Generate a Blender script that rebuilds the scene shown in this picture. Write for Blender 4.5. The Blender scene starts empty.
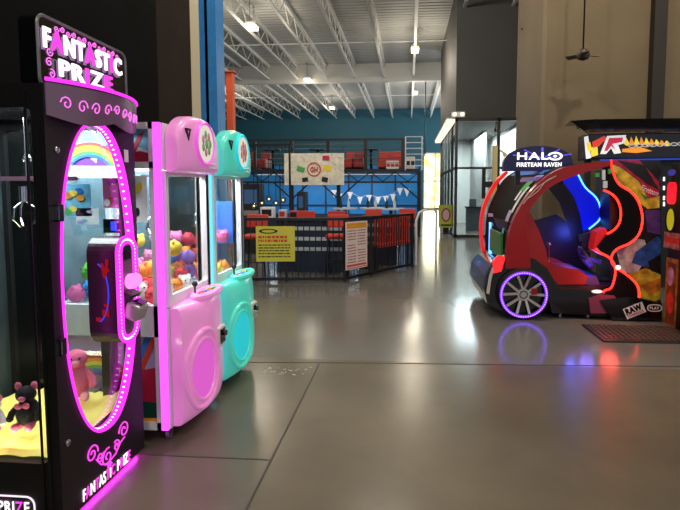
import bpy, bmesh, math, random
from mathutils import Vector, Matrix
from mathutils.geometry import tessellate_polygon
R = random.Random(7)
SC = bpy.context.scene
COL = SC.collection
PI = math.pi

# ------------------------------------------------------------------ camera
H, F, PX, PY = 1.6, 500.0, 365.0, 228.0
TH = math.atan(38 / 500); PS = math.atan(.086 * math.cos(TH))
cd = bpy.data.cameras.new('camera'); cam = bpy.data.objects.new('camera', cd); COL.objects.link(cam)
cam.location = (0, 0, H); cam.rotation_euler = (PI / 2 - TH, 0, PS)
cd.sensor_width = 36; cd.lens = 36 * F / 680
cd.shift_x = -(PX - 340) / 680; cd.shift_y = -(255 - PY) / 680
cd.clip_start = .02; cd.clip_end = 300
SC.camera = cam

def ray(x, y):
    a = (x - PX) / F; b = -(y - PY) / F
    h = math.cos(TH) + b * math.sin(TH); z = -math.sin(TH) + b * math.cos(TH)
    return Vector((-math.sin(PS) * h + math.cos(PS) * a, math.cos(PS) * h + math.sin(PS) * a, z))
def onX(x, y, X):
    r = ray(x, y); t = X / r.x; return Vector((X, r.y * t, H + r.z * t))
def onY(x, y, Y):
    r = ray(x, y); t = Y / r.y; return Vector((r.x * t, Y, H + r.z * t))
def onZ(x, y, Z=0):
    r = ray(x, y); t = (Z - H) / r.z; return Vector((r.x * t, r.y * t, Z))

# ------------------------------------------------------------------ materials
def lin(c):
    f = lambda v: v / 12.92 if v <= .04045 else ((v + .055) / 1.055) ** 2.4
    return tuple(f(v / 255) for v in c) + (1,)
MATS = {}
def mat(name, c, rough=.5, metal=0, emit=None, es=0, noise=0, nscale=8, bump=0, coat=0, sss=0, spec=.5):
    if name in MATS: return MATS[name]
    m = bpy.data.materials.new(name); m.use_nodes = True; nt = m.node_tree
    b = nt.nodes['Principled BSDF']
    b.inputs['Base Color'].default_value = lin(c)
    b.inputs['Roughness'].default_value = rough; b.inputs['Metallic'].default_value = metal
    b.inputs['Specular IOR Level'].default_value = spec
    if coat: b.inputs['Coat Weight'].default_value = coat; b.inputs['Coat Roughness'].default_value = .08
    if sss:
        b.inputs['Subsurface Weight'].default_value = sss; b.inputs['Subsurface Radius'].default_value = (.06, .04, .05)
    if emit:
        b.inputs['Emission Color'].default_value = lin(emit); b.inputs['Emission Strength'].default_value = es
    tc = nt.nodes.new('ShaderNodeTexCoord'); n = nt.nodes.new('ShaderNodeTexNoise')
    n.inputs['Scale'].default_value = nscale; n.inputs['Detail'].default_value = 4
    nt.links.new(tc.outputs['Object'], n.inputs['Vector'])
    if noise:
        r = nt.nodes.new('ShaderNodeValToRGB')
        l = lin(c); k = noise
        r.color_ramp.elements[0].position = .3; r.color_ramp.elements[1].position = .7
        r.color_ramp.elements[0].color = tuple(v * (1 - k) for v in l[:3]) + (1,)
        r.color_ramp.elements[1].color = tuple(min(1, v * (1 + k)) for v in l[:3]) + (1,)
        nt.links.new(n.outputs['Fac'], r.inputs['Fac']); nt.links.new(r.outputs['Color'], b.inputs['Base Color'])
    if bump:
        bp = nt.nodes.new('ShaderNodeBump'); bp.inputs['Strength'].default_value = bump; bp.inputs['Distance'].default_value = .02
        nt.links.new(n.outputs['Fac'], bp.inputs['Height']); nt.links.new(bp.outputs['Normal'], b.inputs['Normal'])
    MATS[name] = m; return m
def emis(name, c, s):
    if name in MATS: return MATS[name]
    m = bpy.data.materials.new(name); m.use_nodes = True; nt = m.node_tree
    nt.nodes.remove(nt.nodes['Principled BSDF'])
    e = nt.nodes.new('ShaderNodeEmission'); e.inputs[0].default_value = lin(c); e.inputs[1].default_value = s
    nt.links.new(e.outputs[0], nt.nodes['Material Output'].inputs[0]); MATS[name] = m; return m
def glassy(name, tint=(246, 250, 250), gloss=.03, rough=.02):
    if name in MATS: return MATS[name]
    m = bpy.data.materials.new(name); m.use_nodes = True; nt = m.node_tree
    nt.nodes.remove(nt.nodes['Principled BSDF'])
    t = nt.nodes.new('ShaderNodeBsdfTransparent'); t.inputs[0].default_value = lin(tint)
    g = nt.nodes.new('ShaderNodeBsdfGlossy'); g.inputs['Roughness'].default_value = rough
    f = nt.nodes.new('ShaderNodeLayerWeight'); f.inputs[0].default_value = .25
    ad = nt.nodes.new('ShaderNodeMath'); ad.operation = 'MULTIPLY_ADD'; ad.inputs[1].default_value = .16; ad.inputs[2].default_value = gloss
    mx = nt.nodes.new('ShaderNodeMixShader')
    nt.links.new(f.outputs['Fresnel'], ad.inputs[0]); nt.links.new(ad.outputs[0], mx.inputs[0])
    nt.links.new(t.outputs[0], mx.inputs[1]); nt.links.new(g.outputs[0], mx.inputs[2])
    nt.links.new(mx.outputs[0], nt.nodes['Material Output'].inputs[0]); MATS[name] = m; return m

BLACK = mat('black_laminate', (16, 14, 17), .45, noise=.15, nscale=30)
BLACKG = mat('black_gloss', (12, 11, 13), .2, coat=.4)
DARK = mat('dark_metal', (26, 27, 30), .45, .3)
WHITE = mat('white_metal', (226, 224, 228), .4)
CHROME = mat('chrome', (200, 200, 205), .2, 1)
GREY = mat('grey_metal', (120, 122, 125), .4, .5)
GLASS = glassy('clear_glass')
TGLASS = glassy('storefront_glass', (215, 225, 225), .08)
PINKLED = emis('pink_led', (245, 50, 225), 1.8)
PINKDOT = emis('pink_led_bead', (255, 190, 250), 3.5)
TEALLED = emis('teal_led', (110, 225, 250), 1.3)
MAGLED = emis('magenta_led_strip', (240, 95, 248), 1.3)
WHITELIT = emis('white_lit_letter', (255, 240, 255), 1.6)
LETSIDE = emis('letter_side_glow', (200, 150, 205), .55)
PINKLIT = emis('pink_lit_letter', (250, 70, 220), 1.25)
REDNEON = emis('red_neon', (255, 40, 30), 4.5)
BLUENEON = emis('blue_neon', (70, 150, 255), 5)
PURPLELED = emis('purple_led', (105, 45, 245), 2.6)
PURPLEDOT = emis('purple_led_bead', (170, 130, 255), 4)

# ------------------------------------------------------------------ mesh builder
OFF = {}
def off(o): return OFF.get(o.name, Vector((0, 0, 0))) if o else Vector((0, 0, 0))
class MB:
    def __init__(s): s.bm = bmesh.new(); s.m = 0
    def _f(s, vs, smooth=False):
        try:
            f = s.bm.faces.new(vs); f.material_index = s.m; f.smooth = smooth; return f
        except ValueError: return None
    def box(s, lo, hi, M=None, bev=0):
        x0, y0, z0 = [min(a, b) for a, b in zip(lo, hi)]; x1, y1, z1 = [max(a, b) for a, b in zip(lo, hi)]
        P = [(x0, y0, z0), (x1, y0, z0), (x1, y1, z0), (x0, y1, z0), (x0, y0, z1), (x1, y0, z1), (x1, y1, z1), (x0, y1, z1)]
        v = [s.bm.verts.new(M @ Vector(p) if M else p) for p in P]
        fs = [s._f([v[i] for i in q]) for q in ((0, 3, 2, 1), (4, 5, 6, 7), (0, 1, 5, 4), (1, 2, 6, 5), (2, 3, 7, 6), (3, 0, 4, 7))]
        if bev:
            es = list({e for f in fs for e in f.edges})
            r = bmesh.ops.bevel(s.bm, geom=es, offset=bev, segments=2, profile=.5, affect='EDGES', clamp_overlap=True)
            for f in r['faces']: f.material_index = s.m
        return s
    def cbox(s, c, d, rz=0, bev=0, M=None):
        T = Matrix.Translation(c) @ (M if M else Matrix.Rotation(rz, 4, 'Z'))
        return s.box([-v / 2 for v in d], [v / 2 for v in d], T, bev)
    def bar(s, a, b, w, h=None):
        a = Vector(a); b = Vector(b); d = b - a; L = d.length; d.normalize(); h = h or w
        up = Vector((0, 0, 1)) if abs(d.z) < .95 else Vector((1, 0, 0))
        x = d.cross(up).normalized(); y = x.cross(d)
        T = Matrix((x, d, y)).transposed().to_4x4(); T.translation = a
        return s.box((-w / 2, 0, -h / 2), (w / 2, L, h / 2), T)
    def tube(s, pts, r, n=8, closed=False, cap=True):
        pts = [Vector(p) for p in pts]; N = len(pts); rings = []; prev = None
        for i, p in enumerate(pts):
            if closed: t = pts[(i + 1) % N] - pts[i - 1]
            else: t = pts[min(i + 1, N - 1)] - pts[max(i - 1, 0)]
            t.normalize()
            if prev is None:
                u = t.orthogonal().normalized()
            else:
                u = (prev - t * prev.dot(t)).normalized()
            prev = u; w = t.cross(u)
            rr = r[i] if isinstance(r, (list, tuple)) else r
            rings.append([s.bm.verts.new(p + (u * math.cos(2 * PI * k / n) + w * math.sin(2 * PI * k / n)) * rr) for k in range(n)])
        for i in range(N if closed else N - 1):
            a, b = rings[i], rings[(i + 1) % N]
            sh = 0
            if closed and i == N - 1:
                sh = min(range(n), key=lambda q: (a[0].co - b[q].co).length)
            for k in range(n): s._f([a[k], a[(k + 1) % n], b[(k + 1 + sh) % n], b[(k + sh) % n]], True)
        if not closed and cap:
            s._f(rings[0][::-1]); s._f(rings[-1])
        return s
    def cyl(s, a, b, r, n=16, r2=None): return s.tube([a, b], [r, r if r2 is None else r2], n)
    def ell(s, c, r, M=None, nu=14, nv=9, pert=0):
        r = (r, r, r) if not isinstance(r, (tuple, list)) else r
        c = Vector(c); rows = []
        for j in range(1, nv):
            ph = PI * j / nv
            row = []
            for i in range(nu):
                a = 2 * PI * i / nu
                p = Vector((r[0] * math.sin(ph) * math.cos(a), r[1] * math.sin(ph) * math.sin(a), r[2] * math.cos(ph)))
                row.append(s.bm.verts.new(c + (M @ p if M else p)))
            rows.append(row)
        q = Vector((0, 0, r[2])); t = s.bm.verts.new(c + (M @ q if M else q)); b = s.bm.verts.new(c - (M @ q if M else q))
        for i in range(nu):
            k = (i + 1) % nu
            s._f([t, rows[0][i], rows[0][k]], True); s._f([b, rows[-1][k], rows[-1][i]], True)
            for j in range(len(rows) - 1): s._f([rows[j][i], rows[j + 1][i], rows[j + 1][k], rows[j][k]], True)
        return s
    def plate(s, outer, holes, fn, d0, d1):
        """flat plate with holes: outline points (u,v) -> fn(u,v,d) at depths d0 and d1"""
        loops = [outer] + list(holes)
        flat = [p for l in loops for p in l]
        tr = tessellate_polygon([[Vector((p[0], p[1], 0)) for p in l] for l in loops])
        A = [s.bm.verts.new(fn(p[0], p[1], d0)) for p in flat]; B = [s.bm.verts.new(fn(p[0], p[1], d1)) for p in flat]
        for t in tr:
            s._f([A[i] for i in t]); s._f([B[i] for i in reversed(t)])
        k = 0
        for l in loops:
            n = len(l)
            for i in range(n):
                j = (i + 1) % n; s._f([A[k + i], A[k + j], B[k + j], B[k + i]])
            k += n
        return s
    def lathe(s, prof, c, axis='Z', n=24, cap=True):
        c = Vector(c); rows = []
        for r, h in prof:
            row = []
            for i in range(n):
                a = 2 * PI * i / n; x, y = r * math.cos(a), r * math.sin(a)
                p = {'Z': (x, y, h), 'X': (h, x, y), 'Y': (x, h, y)}[axis]
                row.append(s.bm.verts.new(c + Vector(p)))
            rows.append(row)
        for j in range(len(rows) - 1):
            for i in range(n): s._f([rows[j][i], rows[j][(i + 1) % n], rows[j + 1][(i + 1) % n], rows[j + 1][i]], True)
        
        if cap: s._f(rows[0]); s._f(rows[-1][::-1])
        return s
    def grid(s, rows, closed_u=False):
        V = [[s.bm.verts.new(p) for p in r] for r in rows]
        for j in range(len(V) - 1):
            m = len(V[0])
            for i in range(m if closed_u else m - 1):
                s._f([V[j][i], V[j][(i + 1) % m], V[j + 1][(i + 1) % m], V[j + 1][i]], True)
        return V
    def build(s, name, mats, parent=None, angle=35):
        bmesh.ops.remove_doubles(s.bm, verts=s.bm.verts, dist=1e-6)
        bmesh.ops.recalc_face_normals(s.bm, faces=s.bm.faces)
        lim = math.radians(angle)
        for e in s.bm.edges:
            if len(e.link_faces) == 2 and e.calc_face_angle(0) > lim: e.smooth = False
        o_ = off(parent)
        for v in s.bm.verts: v.co = v.co - o_
        me = bpy.data.meshes.new(name); s.bm.to_mesh(me); s.bm.free()
        for m in (mats if isinstance(mats, (list, tuple)) else [mats]): me.materials.append(m)
        o = bpy.data.objects.new(name, me); COL.objects.link(o)
        if parent: o.parent = parent; OFF[o.name] = o_
        return o
def tag(o, label=None, cat=None, group=None, kind=None):
    if label: o['label'] = label
    if cat: o['category'] = cat
    if group: o['group'] = group
    if kind: o['kind'] = kind
    return o
def thing(name, loc, label, cat, group=None):
    o = bpy.data.objects.new(name, None); o.empty_display_size = .1; COL.objects.link(o)
    o.location = loc; OFF[o.name] = Vector(loc); return tag(o, label, cat, group)
def struct(name, mb, m): return tag(mb.build(name, m), kind='structure')
def part(name, mb, m, parent, label=None):
    o = mb.build(name, m, parent)
    if label: o['label'] = label
    return o
def dup(root, loc, rz=0, label=None):
    r = root.copy(); COL.objects.link(r); r.location = loc; r.rotation_euler = (0, 0, rz)
    if label: r['label'] = label
    for ch in list(root.children):
        c = ch.copy(); COL.objects.link(c); c.parent = r
        for g in list(ch.children):
            d = g.copy(); COL.objects.link(d); d.parent = c
    return r
XF = lambda X: (lambda u, v, d: Vector((X + d, u, v)))       # plate in a plane facing X: (Y, z)
YF = lambda Y: (lambda u, v, d: Vector((u, Y + d, v)))       # plate in a plane facing Y: (X, z)
ZF = lambda Z: (lambda u, v, d: Vector((u, v, Z + d)))
def rrect(u0, v0, u1, v1, r, n=5):
    out = []
    for cx, cy, a0 in ((u1 - r, v0 + r, -90), (u1 - r, v1 - r, 0), (u0 + r, v1 - r, 90), (u0 + r, v0 + r, 180)):
        for i in range(n + 1):
            a = math.radians(a0 + 90 * i / n); out.append((cx + r * math.cos(a), cy + r * math.sin(a)))
    return out
def rect(u0, v0, u1, v1): return [(u0, v0), (u1, v0), (u1, v1), (u0, v1)]
def oval(cu, cv, ru, rv, n=48, k=2.0):
    o = []
    for i in range(n):
        a = 2 * PI * i / n; c, s_ = math.cos(a), math.sin(a)
        o.append((cu + ru * math.copysign(abs(c) ** (2 / k), c), cv + rv * math.copysign(abs(s_) ** (2 / k), s_)))
    return o
def text(name, body, mats, parent, o, xd, ud, w, h, depth=.006, cycle=None, shear=0, bold=0):
    """lettering fitted to a w x h box, lower-left corner o, along xd, up ud"""
    cu = bpy.data.curves.new('t', 'FONT'); cu.body = body; cu.extrude = .01; cu.shear = shear; cu.offset = bold; cu.resolution_u = 3; cu.space_character = 1.12
    t = bpy.data.objects.new('t', cu); COL.objects.link(t)
    dg = bpy.context.evaluated_depsgraph_get(); me0 = t.evaluated_get(dg).to_mesh()
    bm = bmesh.new(); bm.from_mesh(me0); t.evaluated_get(dg).to_mesh_clear()
    bpy.data.objects.remove(t); bpy.data.curves.remove(cu)
    bmesh.ops.remove_doubles(bm, verts=bm.verts, dist=1e-5)
    xs = [v.co.x for v in bm.verts]; ys = [v.co.y for v in bm.verts]
    x0, x1, y0, y1 = min(xs), max(xs), min(ys), max(ys)
    if cycle:
        seen = {}; isl = []
        for f in bm.faces:
            if f in seen: continue
            st = [f]; seen[f] = len(isl); cx = []
            while st:
                g = st.pop(); cx.append(g)
                for e in g.edges:
                    for k in e.link_faces:
                        if k not in seen: seen[k] = len(isl); st.append(k)
            isl.append(cx)
        isl.sort(key=lambda fs: min(v.co.x for f in fs for v in f.verts))
        for i, fs in enumerate(isl):
            for f in fs: f.material_index = cycle[i % len(cycle)]
    o = Vector(o); xd = Vector(xd).normalized(); ud = Vector(ud).normalized(); nd = xd.cross(ud); q = off(parent)
    for v in bm.verts:
        c = v.co; v.co = o + xd * ((c.x - x0) / (x1 - x0) * w) + ud * ((c.y - y0) / (y1 - y0) * h) + nd * ((c.z / .01 + 1) / 2 * depth) - q
    me = bpy.data.meshes.new(name); bm.to_mesh(me); bm.free()
    for m in (mats if isinstance(mats, (list, tuple)) else [mats]): me.materials.append(m)
    ob = bpy.data.objects.new(name, me); COL.objects.link(ob)
    if parent: ob.parent = parent; OFF[ob.name] = q
    return ob
def lamp(kind, loc, power, color, size=.3, rot=None, name='lamp_light', sizey=None, spread=None, spot=None):
    l = bpy.data.lights.new(name, kind); l.energy = power; l.color = color
    if kind == 'AREA':
        l.size = size
        if sizey: l.shape = 'RECTANGLE'; l.size_y = sizey
        if spread: l.spread = spread
    else: l.shadow_soft_size = size
    if spot: l.spot_size = spot; l.spot_blend = .5
    o = bpy.data.objects.new(name, l); COL.objects.link(o); o.location = loc
    if rot: o.rotation_euler = rot
    return o
def spiral(c, r0, turns, ccw=1, a0=0, n=26, pow_=1.0):
    return [(c[0] + r0 * (1 - .82 * i / n) * math.cos(a0 + ccw * 2 * PI * turns * i / n), c[1] + r0 * (1 - .82 * i / n) * math.sin(a0 + ccw * 2 * PI * turns * i / n)) for i in range(n + 1)]

# ================================================================== THE SETTING
CEIL, BACK = 8.3, 42.0
def floor_mat():
    m = bpy.data.materials.new('polished_concrete'); m.use_nodes = True; nt = m.node_tree; L = nt.links; N = nt.nodes
    b = N['Principled BSDF']; tc = N.new('ShaderNodeTexCoord')
    n1 = N.new('ShaderNodeTexNoise'); n1.inputs['Scale'].default_value = .55; n1.inputs['Detail'].default_value = 6; n1.inputs['Roughness'].default_value = .5
    n2 = N.new('ShaderNodeTexNoise'); n2.inputs['Scale'].default_value = 14; n2.inputs['Detail'].default_value = 8; n2.inputs['Roughness'].default_value = .7
    for n in (n1, n2): L.new(tc.outputs['Object'], n.inputs['Vector'])
    r1 = N.new('ShaderNodeValToRGB'); r1.color_ramp.elements[0].position = .2; r1.color_ramp.elements[1].position = .8
    r1.color_ramp.elements[0].color = lin((72, 65, 54)); r1.color_ramp.elements[1].color = lin((124, 113, 95))
    r2 = N.new('ShaderNodeValToRGB'); r2.color_ramp.elements[0].position = .2; r2.color_ramp.elements[1].position = .8
    r2.color_ramp.elements[0].color = lin((98, 95, 90)); r2.color_ramp.elements[1].color = lin((122, 119, 113))
    L.new(n1.outputs['Fac'], r1.inputs['Fac']); L.new(n1.outputs['Fac'], r2.inputs['Fac'])
    sp = N.new('ShaderNodeSeparateXYZ'); L.new(tc.outputs['Object'], sp.inputs[0])
    gt = N.new('ShaderNodeMath'); gt.operation = 'GREATER_THAN'; gt.inputs[1].default_value = 4.58; L.new(sp.outputs['Y'], gt.inputs[0])
    mx = N.new('ShaderNodeMix'); mx.data_type = 'RGBA'; L.new(gt.outputs[0], mx.inputs[0]); L.new(r1.outputs[0], mx.inputs[6]); L.new(r2.outputs[0], mx.inputs[7])
    ml = N.new('ShaderNodeMix'); ml.data_type = 'RGBA'; ml.blend_type = 'MULTIPLY'; ml.inputs[0].default_value = .1
    L.new(mx.outputs[2], ml.inputs[6]); L.new(n2.outputs['Fac'], ml.inputs[7]); L.new(ml.outputs[2], b.inputs['Base Color'])
    rr = N.new('ShaderNodeMapRange'); rr.inputs[1].default_value = .3; rr.inputs[2].default_value = .7; rr.inputs[3].default_value = .2; rr.inputs[4].default_value = .27
    L.new(n2.outputs['Fac'], rr.inputs[0]); sb = N.new('ShaderNodeMath'); sb.operation = 'MULTIPLY_ADD'; sb.inputs[1].default_value = -.075; L.new(gt.outputs[0], sb.inputs[0]); L.new(rr.outputs[0], sb.inputs[2]); L.new(sb.outputs[0], b.inputs['Roughness'])
    b.inputs['Specular IOR Level'].default_value = .42
    bp = N.new('ShaderNodeBump'); bp.inputs['Strength'].default_value = .03; bp.inputs['Distance'].default_value = .01
    L.new(n2.outputs['Fac'], bp.inputs['Height']); L.new(bp.outputs[0], b.inputs['Normal'])
    return m
struct('floor', MB().box((-18, -8, -.2), (14, 52, 0)), floor_mat())
JOINT = mat('joint_filler', (52, 48, 42), .7)
struct('trim_1', MB().bar((-2.5, 4.36, .0005), (-.8, 4.49, .0005), .014, .003), JOINT)
struct('trim_2', MB().bar((-.8, 4.49, .0005), (9, 5.0, .0005), .014, .003), JOINT)
struct('trim_3', MB().bar((-.79, -1, .0005), (-.805, 4.49, .0005), .013, .003), JOINT)
struct('trim_4', MB().bar((-2.5, 2.79, .0005), (-.8, 2.80, .0005), .012, .003), JOINT)
CH = mat('pale_chip', (196, 190, 176), .8)
m = MB()
for k in range(26):
    q = onZ(R.uniform(262, 312), R.uniform(367, 375)); m.ell((q.x, q.y, .001), (R.uniform(.006, .02), R.uniform(.004, .012), .003), nu=7, nv=4)
tag(m.build('floor_debris', CH), 'pale crumbs of chipped concrete scattered along the floor joint', 'debris', kind='stuff')
def deck_mat():
    m = mat('ceiling_deck', (168, 168, 166), .6); nt = m.node_tree; b = nt.nodes['Principled BSDF']
    tc = nt.nodes.new('ShaderNodeTexCoord'); w = nt.nodes.new('ShaderNodeTexWave'); w.bands_direction = 'Y'; w.inputs['Scale'].default_value = 1.1
    nt.links.new(tc.outputs['Object'], w.inputs['Vector'])
    bp = nt.nodes.new('ShaderNodeBump'); bp.inputs['Strength'].default_value = .8; bp.inputs['Distance'].default_value = .06
    nt.links.new(w.outputs['Fac'], bp.inputs['Height']); nt.links.new(bp.outputs[0], b.inputs['Normal']); return m
struct('ceiling', MB().box((-18, -8, CEIL), (14, 46, CEIL + .2)), deck_mat())
JW = mat('joist_paint', (205, 205, 202), .5)
def joist(x, y0, y1):
    m = MB(); zt, zb = CEIL - .08, CEIL - .72
    m.box((x - .05, y0, zt - .06), (x + .05, y1, zt + .08)); m.box((x - .05, y0, zb - .06), (x + .05, y1, zb))
    n = int((y1 - y0) / .75); st = (y1 - y0) / n
    for i in range(n):
        a, b = (zt, zb) if i % 2 else (zb, zt)
        m.bar((x, y0 + i * st, a), (x, y0 + (i + 1) * st, b), .03)
    struct('ceiling_beam', m, JW)
for i in range(-10, 6):
    joist(.25 + 1.55 * i, 9.5, 27.0); joist(.25 + 1.55 * i, 27.4, 41.9)
g = MB(); g.box((-17, 27.05, CEIL - .95), (6, 27.35, CEIL)); struct('ceiling_beam', g, JW)
for yy in (15.5, 21.5, 33.5):
    g = MB(); g.bar((-15.5, yy, CEIL - .5), (8.2, yy, CEIL - .5), .04); 
    struct('ceiling_beam', g, JW)
TEALW = mat('teal_blue_wall_paint', (20, 84, 102), .6, noise=.06, nscale=1)
m = MB(); m.plate([(-18, 0), (6, 0), (6, CEIL), (-18, CEIL)], [[(1.25, .05), (3.2, .05), (3.2, 4.7), (1.25, 4.7)]], YF(BACK), 0, .3)
struct('wall_back', m, TEALW)
struct('wall_far_left', MB().box((-16.3, 5.9, 0), (-16, BACK, CEIL)), TEALW)
struct('added_wall_right', MB().plate([(25.2, 0), (BACK, 0), (BACK, CEIL), (25.2, CEIL)], [[(27, 1.5), (40, 1.5), (40, 6), (27, 6)]], XF(8.2), 0, .2), TEALW)  # unseen wall added to carry the side fill window
YW = bpy.data.materials.new('sunlit_window'); YW.use_nodes = True
nt = YW.node_tree; nt.nodes.remove(nt.nodes['Principled BSDF']); e = nt.nodes.new('ShaderNodeEmission'); e.inputs[1].default_value = 2.2
tc = nt.nodes.new('ShaderNodeTexCoord'); nz = nt.nodes.new('ShaderNodeTexNoise'); nz.inputs['Scale'].default_value = 1.4
rp = nt.nodes.new('ShaderNodeValToRGB'); rp.color_ramp.elements[0].color = lin((250, 225, 110)); rp.color_ramp.elements[1].color = lin((255, 250, 215))
rp.color_ramp.elements[0].position = .38; rp.color_ramp.elements[1].position = .6
nt.links.new(tc.outputs['Object'], nz.inputs[0]); nt.links.new(nz.outputs[0], rp.inputs[0]); nt.links.new(rp.outputs[0], e.inputs[0]); nt.links.new(e.outputs[0], nt.nodes['Material Output'].inputs[0])
w = struct('window_1', MB().box((1.26, BACK + .12, .06), (3.19, BACK + .15, 4.69)), YW)
wf = MB()
for x in (1.26, 2.2, 3.12): wf.box((x, BACK + .05, .06), (x + .07, BACK + .11, 4.69))
for z in (.06, 2.3, 4.6): wf.box((1.26, BACK + .05, z), (3.19, BACK + .11, z + .08))
part('window_frame', wf, GREY, w)
w = struct('added_window', MB().box((8.28, 27.05, 1.55), (8.3, 39.95, 5.95)), emis('fill_pane', (225, 238, 255), 1.5))  # unseen glowing window added as a source for the ceiling fill
wf = MB()
for y in (27, 30.2, 33.45, 36.7, 39.9): wf.box((8.22, y, 1.5), (8.27, y + .08, 6))
part('window_frame', wf, GREY, w)
# near left dark wall
LW = mat('charcoal_wall_paint', (13, 12, 13), .9, noise=.2, nscale=2, spec=.05)
LW2 = mat('brown_wall_paint', (40, 34, 30), .9, noise=.15, nscale=2, spec=.05)
struct('wall_left', MB().box((-2.9, -8, 0), (-2.7, 5.3, CEIL)), LW)
struct('wall_left_end', MB().box((-2.9, 5.3, 0), (-2.7, 6.15, CEIL)), LW2)
struct('trim_5', MB().box((-2.86, 6.15, 0), (-2.7, 6.42, CEIL)), mat('cream_trim', (176, 166, 140), .6))
COLB = mat('blue_column_paint', (34, 116, 184), .4, noise=.1)
m = MB(); x0 = onY(210.5, 60, 7.0).x
m.box((x0 - .14, 6.86, 0), (x0 + .14, 6.88, CEIL)); m.box((x0 - .14, 7.14, 0), (x0 + .14, 7.16, CEIL)); m.box((x0 - .02, 6.86, 0), (x0 + .02, 7.16, CEIL)); m.box((x0-.2, 6.8, 0), (x0+.2, 7.2, .02))
m.box((x0 + .03, 6.88, 0), (x0 + .14, 7.14, CEIL)); m.box((x0 - .14, 6.88, 0), (x0 - .03, 7.14, CEIL))
struct('column', m, COLB)
x0 = onY(230.5, 90, 13).x
m = MB(); zo = onY(230, 73, 13).z; m.box((x0 - .09, 12.9, 0), (x0 + .09, 13.1, zo), bev=.02); m.box((x0 - .16, 12.84, 0), (x0 + .16, 13.16, .03)); m.box((x0 - .14, 12.86, zo), (x0 + .14, 13.14, zo + .03))
tag(m.build('orange_post', mat('orange_paint', (205, 78, 30), .5)), 'tall orange steel post rising behind the teal claw machine', 'post')
# right wall
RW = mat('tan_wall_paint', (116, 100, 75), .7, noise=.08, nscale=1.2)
RW2 = mat('shaded_tan_wall_paint', (98, 84, 64), .7, noise=.1, nscale=1.2)  # darker copy of the tan paint, shade of the return put into the colour
xc = onY(546, 60, 9.8).x
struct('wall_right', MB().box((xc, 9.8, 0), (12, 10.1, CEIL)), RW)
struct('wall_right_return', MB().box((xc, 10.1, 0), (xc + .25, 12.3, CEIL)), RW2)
xa = onY(657.5, 60, 9.7).x
struct('column', MB().box((xa - .11, 9.62, 0), (xa + .11, 9.8, CEIL)), mat('dark_column', (42, 34, 28), .6))
# storefront block
GP = mat('grey_bulkhead_paint', (72, 71, 70), .65, noise=.06, nscale=1)
bx = onY(456, 100, 17).x; zt = onY(480, 118, 17).z
struct('wall_bulkhead', MB().box((bx, 17, zt), (bx + 3.2, 25, CEIL)), GP)
struct('trim_6', MB().box((bx + 1.95, 16.9, zt), (bx + 2.01, 16.99, CEIL)), mat('pale_trim', (196, 186, 165), .5))
SIDEW = mat('white_room_paint', (225, 225, 222), .7)
struct('wall_shop_back', MB().box((bx + .1, 24.8, 0), (bx + 3.2, 25, zt)), SIDEW)
struct('wall_shop_right', MB().box((bx + 2.3, 17.2, 0), (bx + 2.4, 24.8, zt)), SIDEW)
struct('wall_shop_divider', MB().box((bx + 1.45, 20.5, 0), (bx + 1.55, 24.8, zt)), mat('light_grey_room_paint', (170, 170, 170), .7))
FR = mat('storefront_frame', (70, 68, 66), .4, .5)
d = struct('door_1', MB().box((bx + .08, 17.03, .05), (bx + 2.02, 17.05, zt - .05)), TGLASS)
m = MB()
for x in (bx, bx + 1.38, bx + 1.98): m.box((x, 16.99, 0), (x + .08, 17.09, zt))
m.box((bx, 16.99, zt - .1), (bx + 2.06, 17.09, zt)); zz = onY(480, 169, 17).z; m.box((bx, 16.99, zz), (bx + 2.06, 17.09, zz + .07)); m.box((bx, 16.99, 0), (bx + 2.06, 17.09, .1))
part('door_frame', m, FR, d)
m = MB(); m.tube([(bx + 1.3, 16.97, .8), (bx + 1.3, 16.93, .85), (bx + 1.3, 16.93, 1.35), (bx + 1.3, 16.97, 1.4)], .015)
part('door_handle', m, CHROME, d)
w = struct('window_2', MB().box((bx + .03, 17.1, .05), (bx + .05, 25, zt - .05)), TGLASS)
m = MB()
for k in range(6): m.box((bx, 17.1 + k * 1.55, 0), (bx + .09, 17.2 + k * 1.55, zt))
for z in (0, zz, zt - .1): m.box((bx, 17.1, z), (bx + .09, 25, z + .09))
part('window_frame', m, FR, w)
# sloped lit canopy along the shop
t = thing('light_canopy', (bx, 17.2, zt), 'white slanted light canopy over the glass shop front', 'canopy')
m = MB(); m.box((bx - .28, 17.02, zt - .12), (bx - .02, 24.5, zt - .02)); part('lens', m, emis('canopy_lens', (255, 240, 215), 1.3), t)
m = MB(); m.box((bx - .3, 17.0, zt - .02), (bx - .01, 24.6, zt + .02)); part('housing', m, WHITE, t)
t = thing('emergency_light', (bx + .03, 16.9, zt + .1), 'small boxy emergency light on the bulkhead corner above the glass door', 'emergency light')
m = MB(); m.box((bx - .15, 16.9, zt + .02), (bx + .3, 16.99, zt + .2), bev=.02); part('body', m, WHITE, t)
for q in (-.05, .2):
    m = MB(); m.lathe([(.0, -.05), (.07, -.05), (.06, 0)], (bx + q, 16.9, zt + .11), 'Y', 14); part('lamp_head', m, emis('emergency_lens', (255, 245, 215), 1.4), t)
lamp('AREA', (bx + 1.1, 21, zt - .1), 800, (1, 1, 1), 2.0, sizey=5)
SHP = [('low_display_counter', (.9, 20.2), 'dark counter inside the white shop room behind the glass door')]
m = MB(); m.box((bx + .75, 19.8, .0), (bx + 1.3, 20.3, .9)); m.m = 1; m.box((bx + .7, 19.75, .9), (bx + 1.35, 20.35, .95)); m.m = 0; m.box((bx + .85, 19.9, .95), (bx + 1.1, 20.1, 1.25))
tag(m.build('display_counter', [mat('slate_blue_laminate', (78, 84, 96), .5), DARK]), 'dark counter seen through the glass shop door', 'counter')

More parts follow.
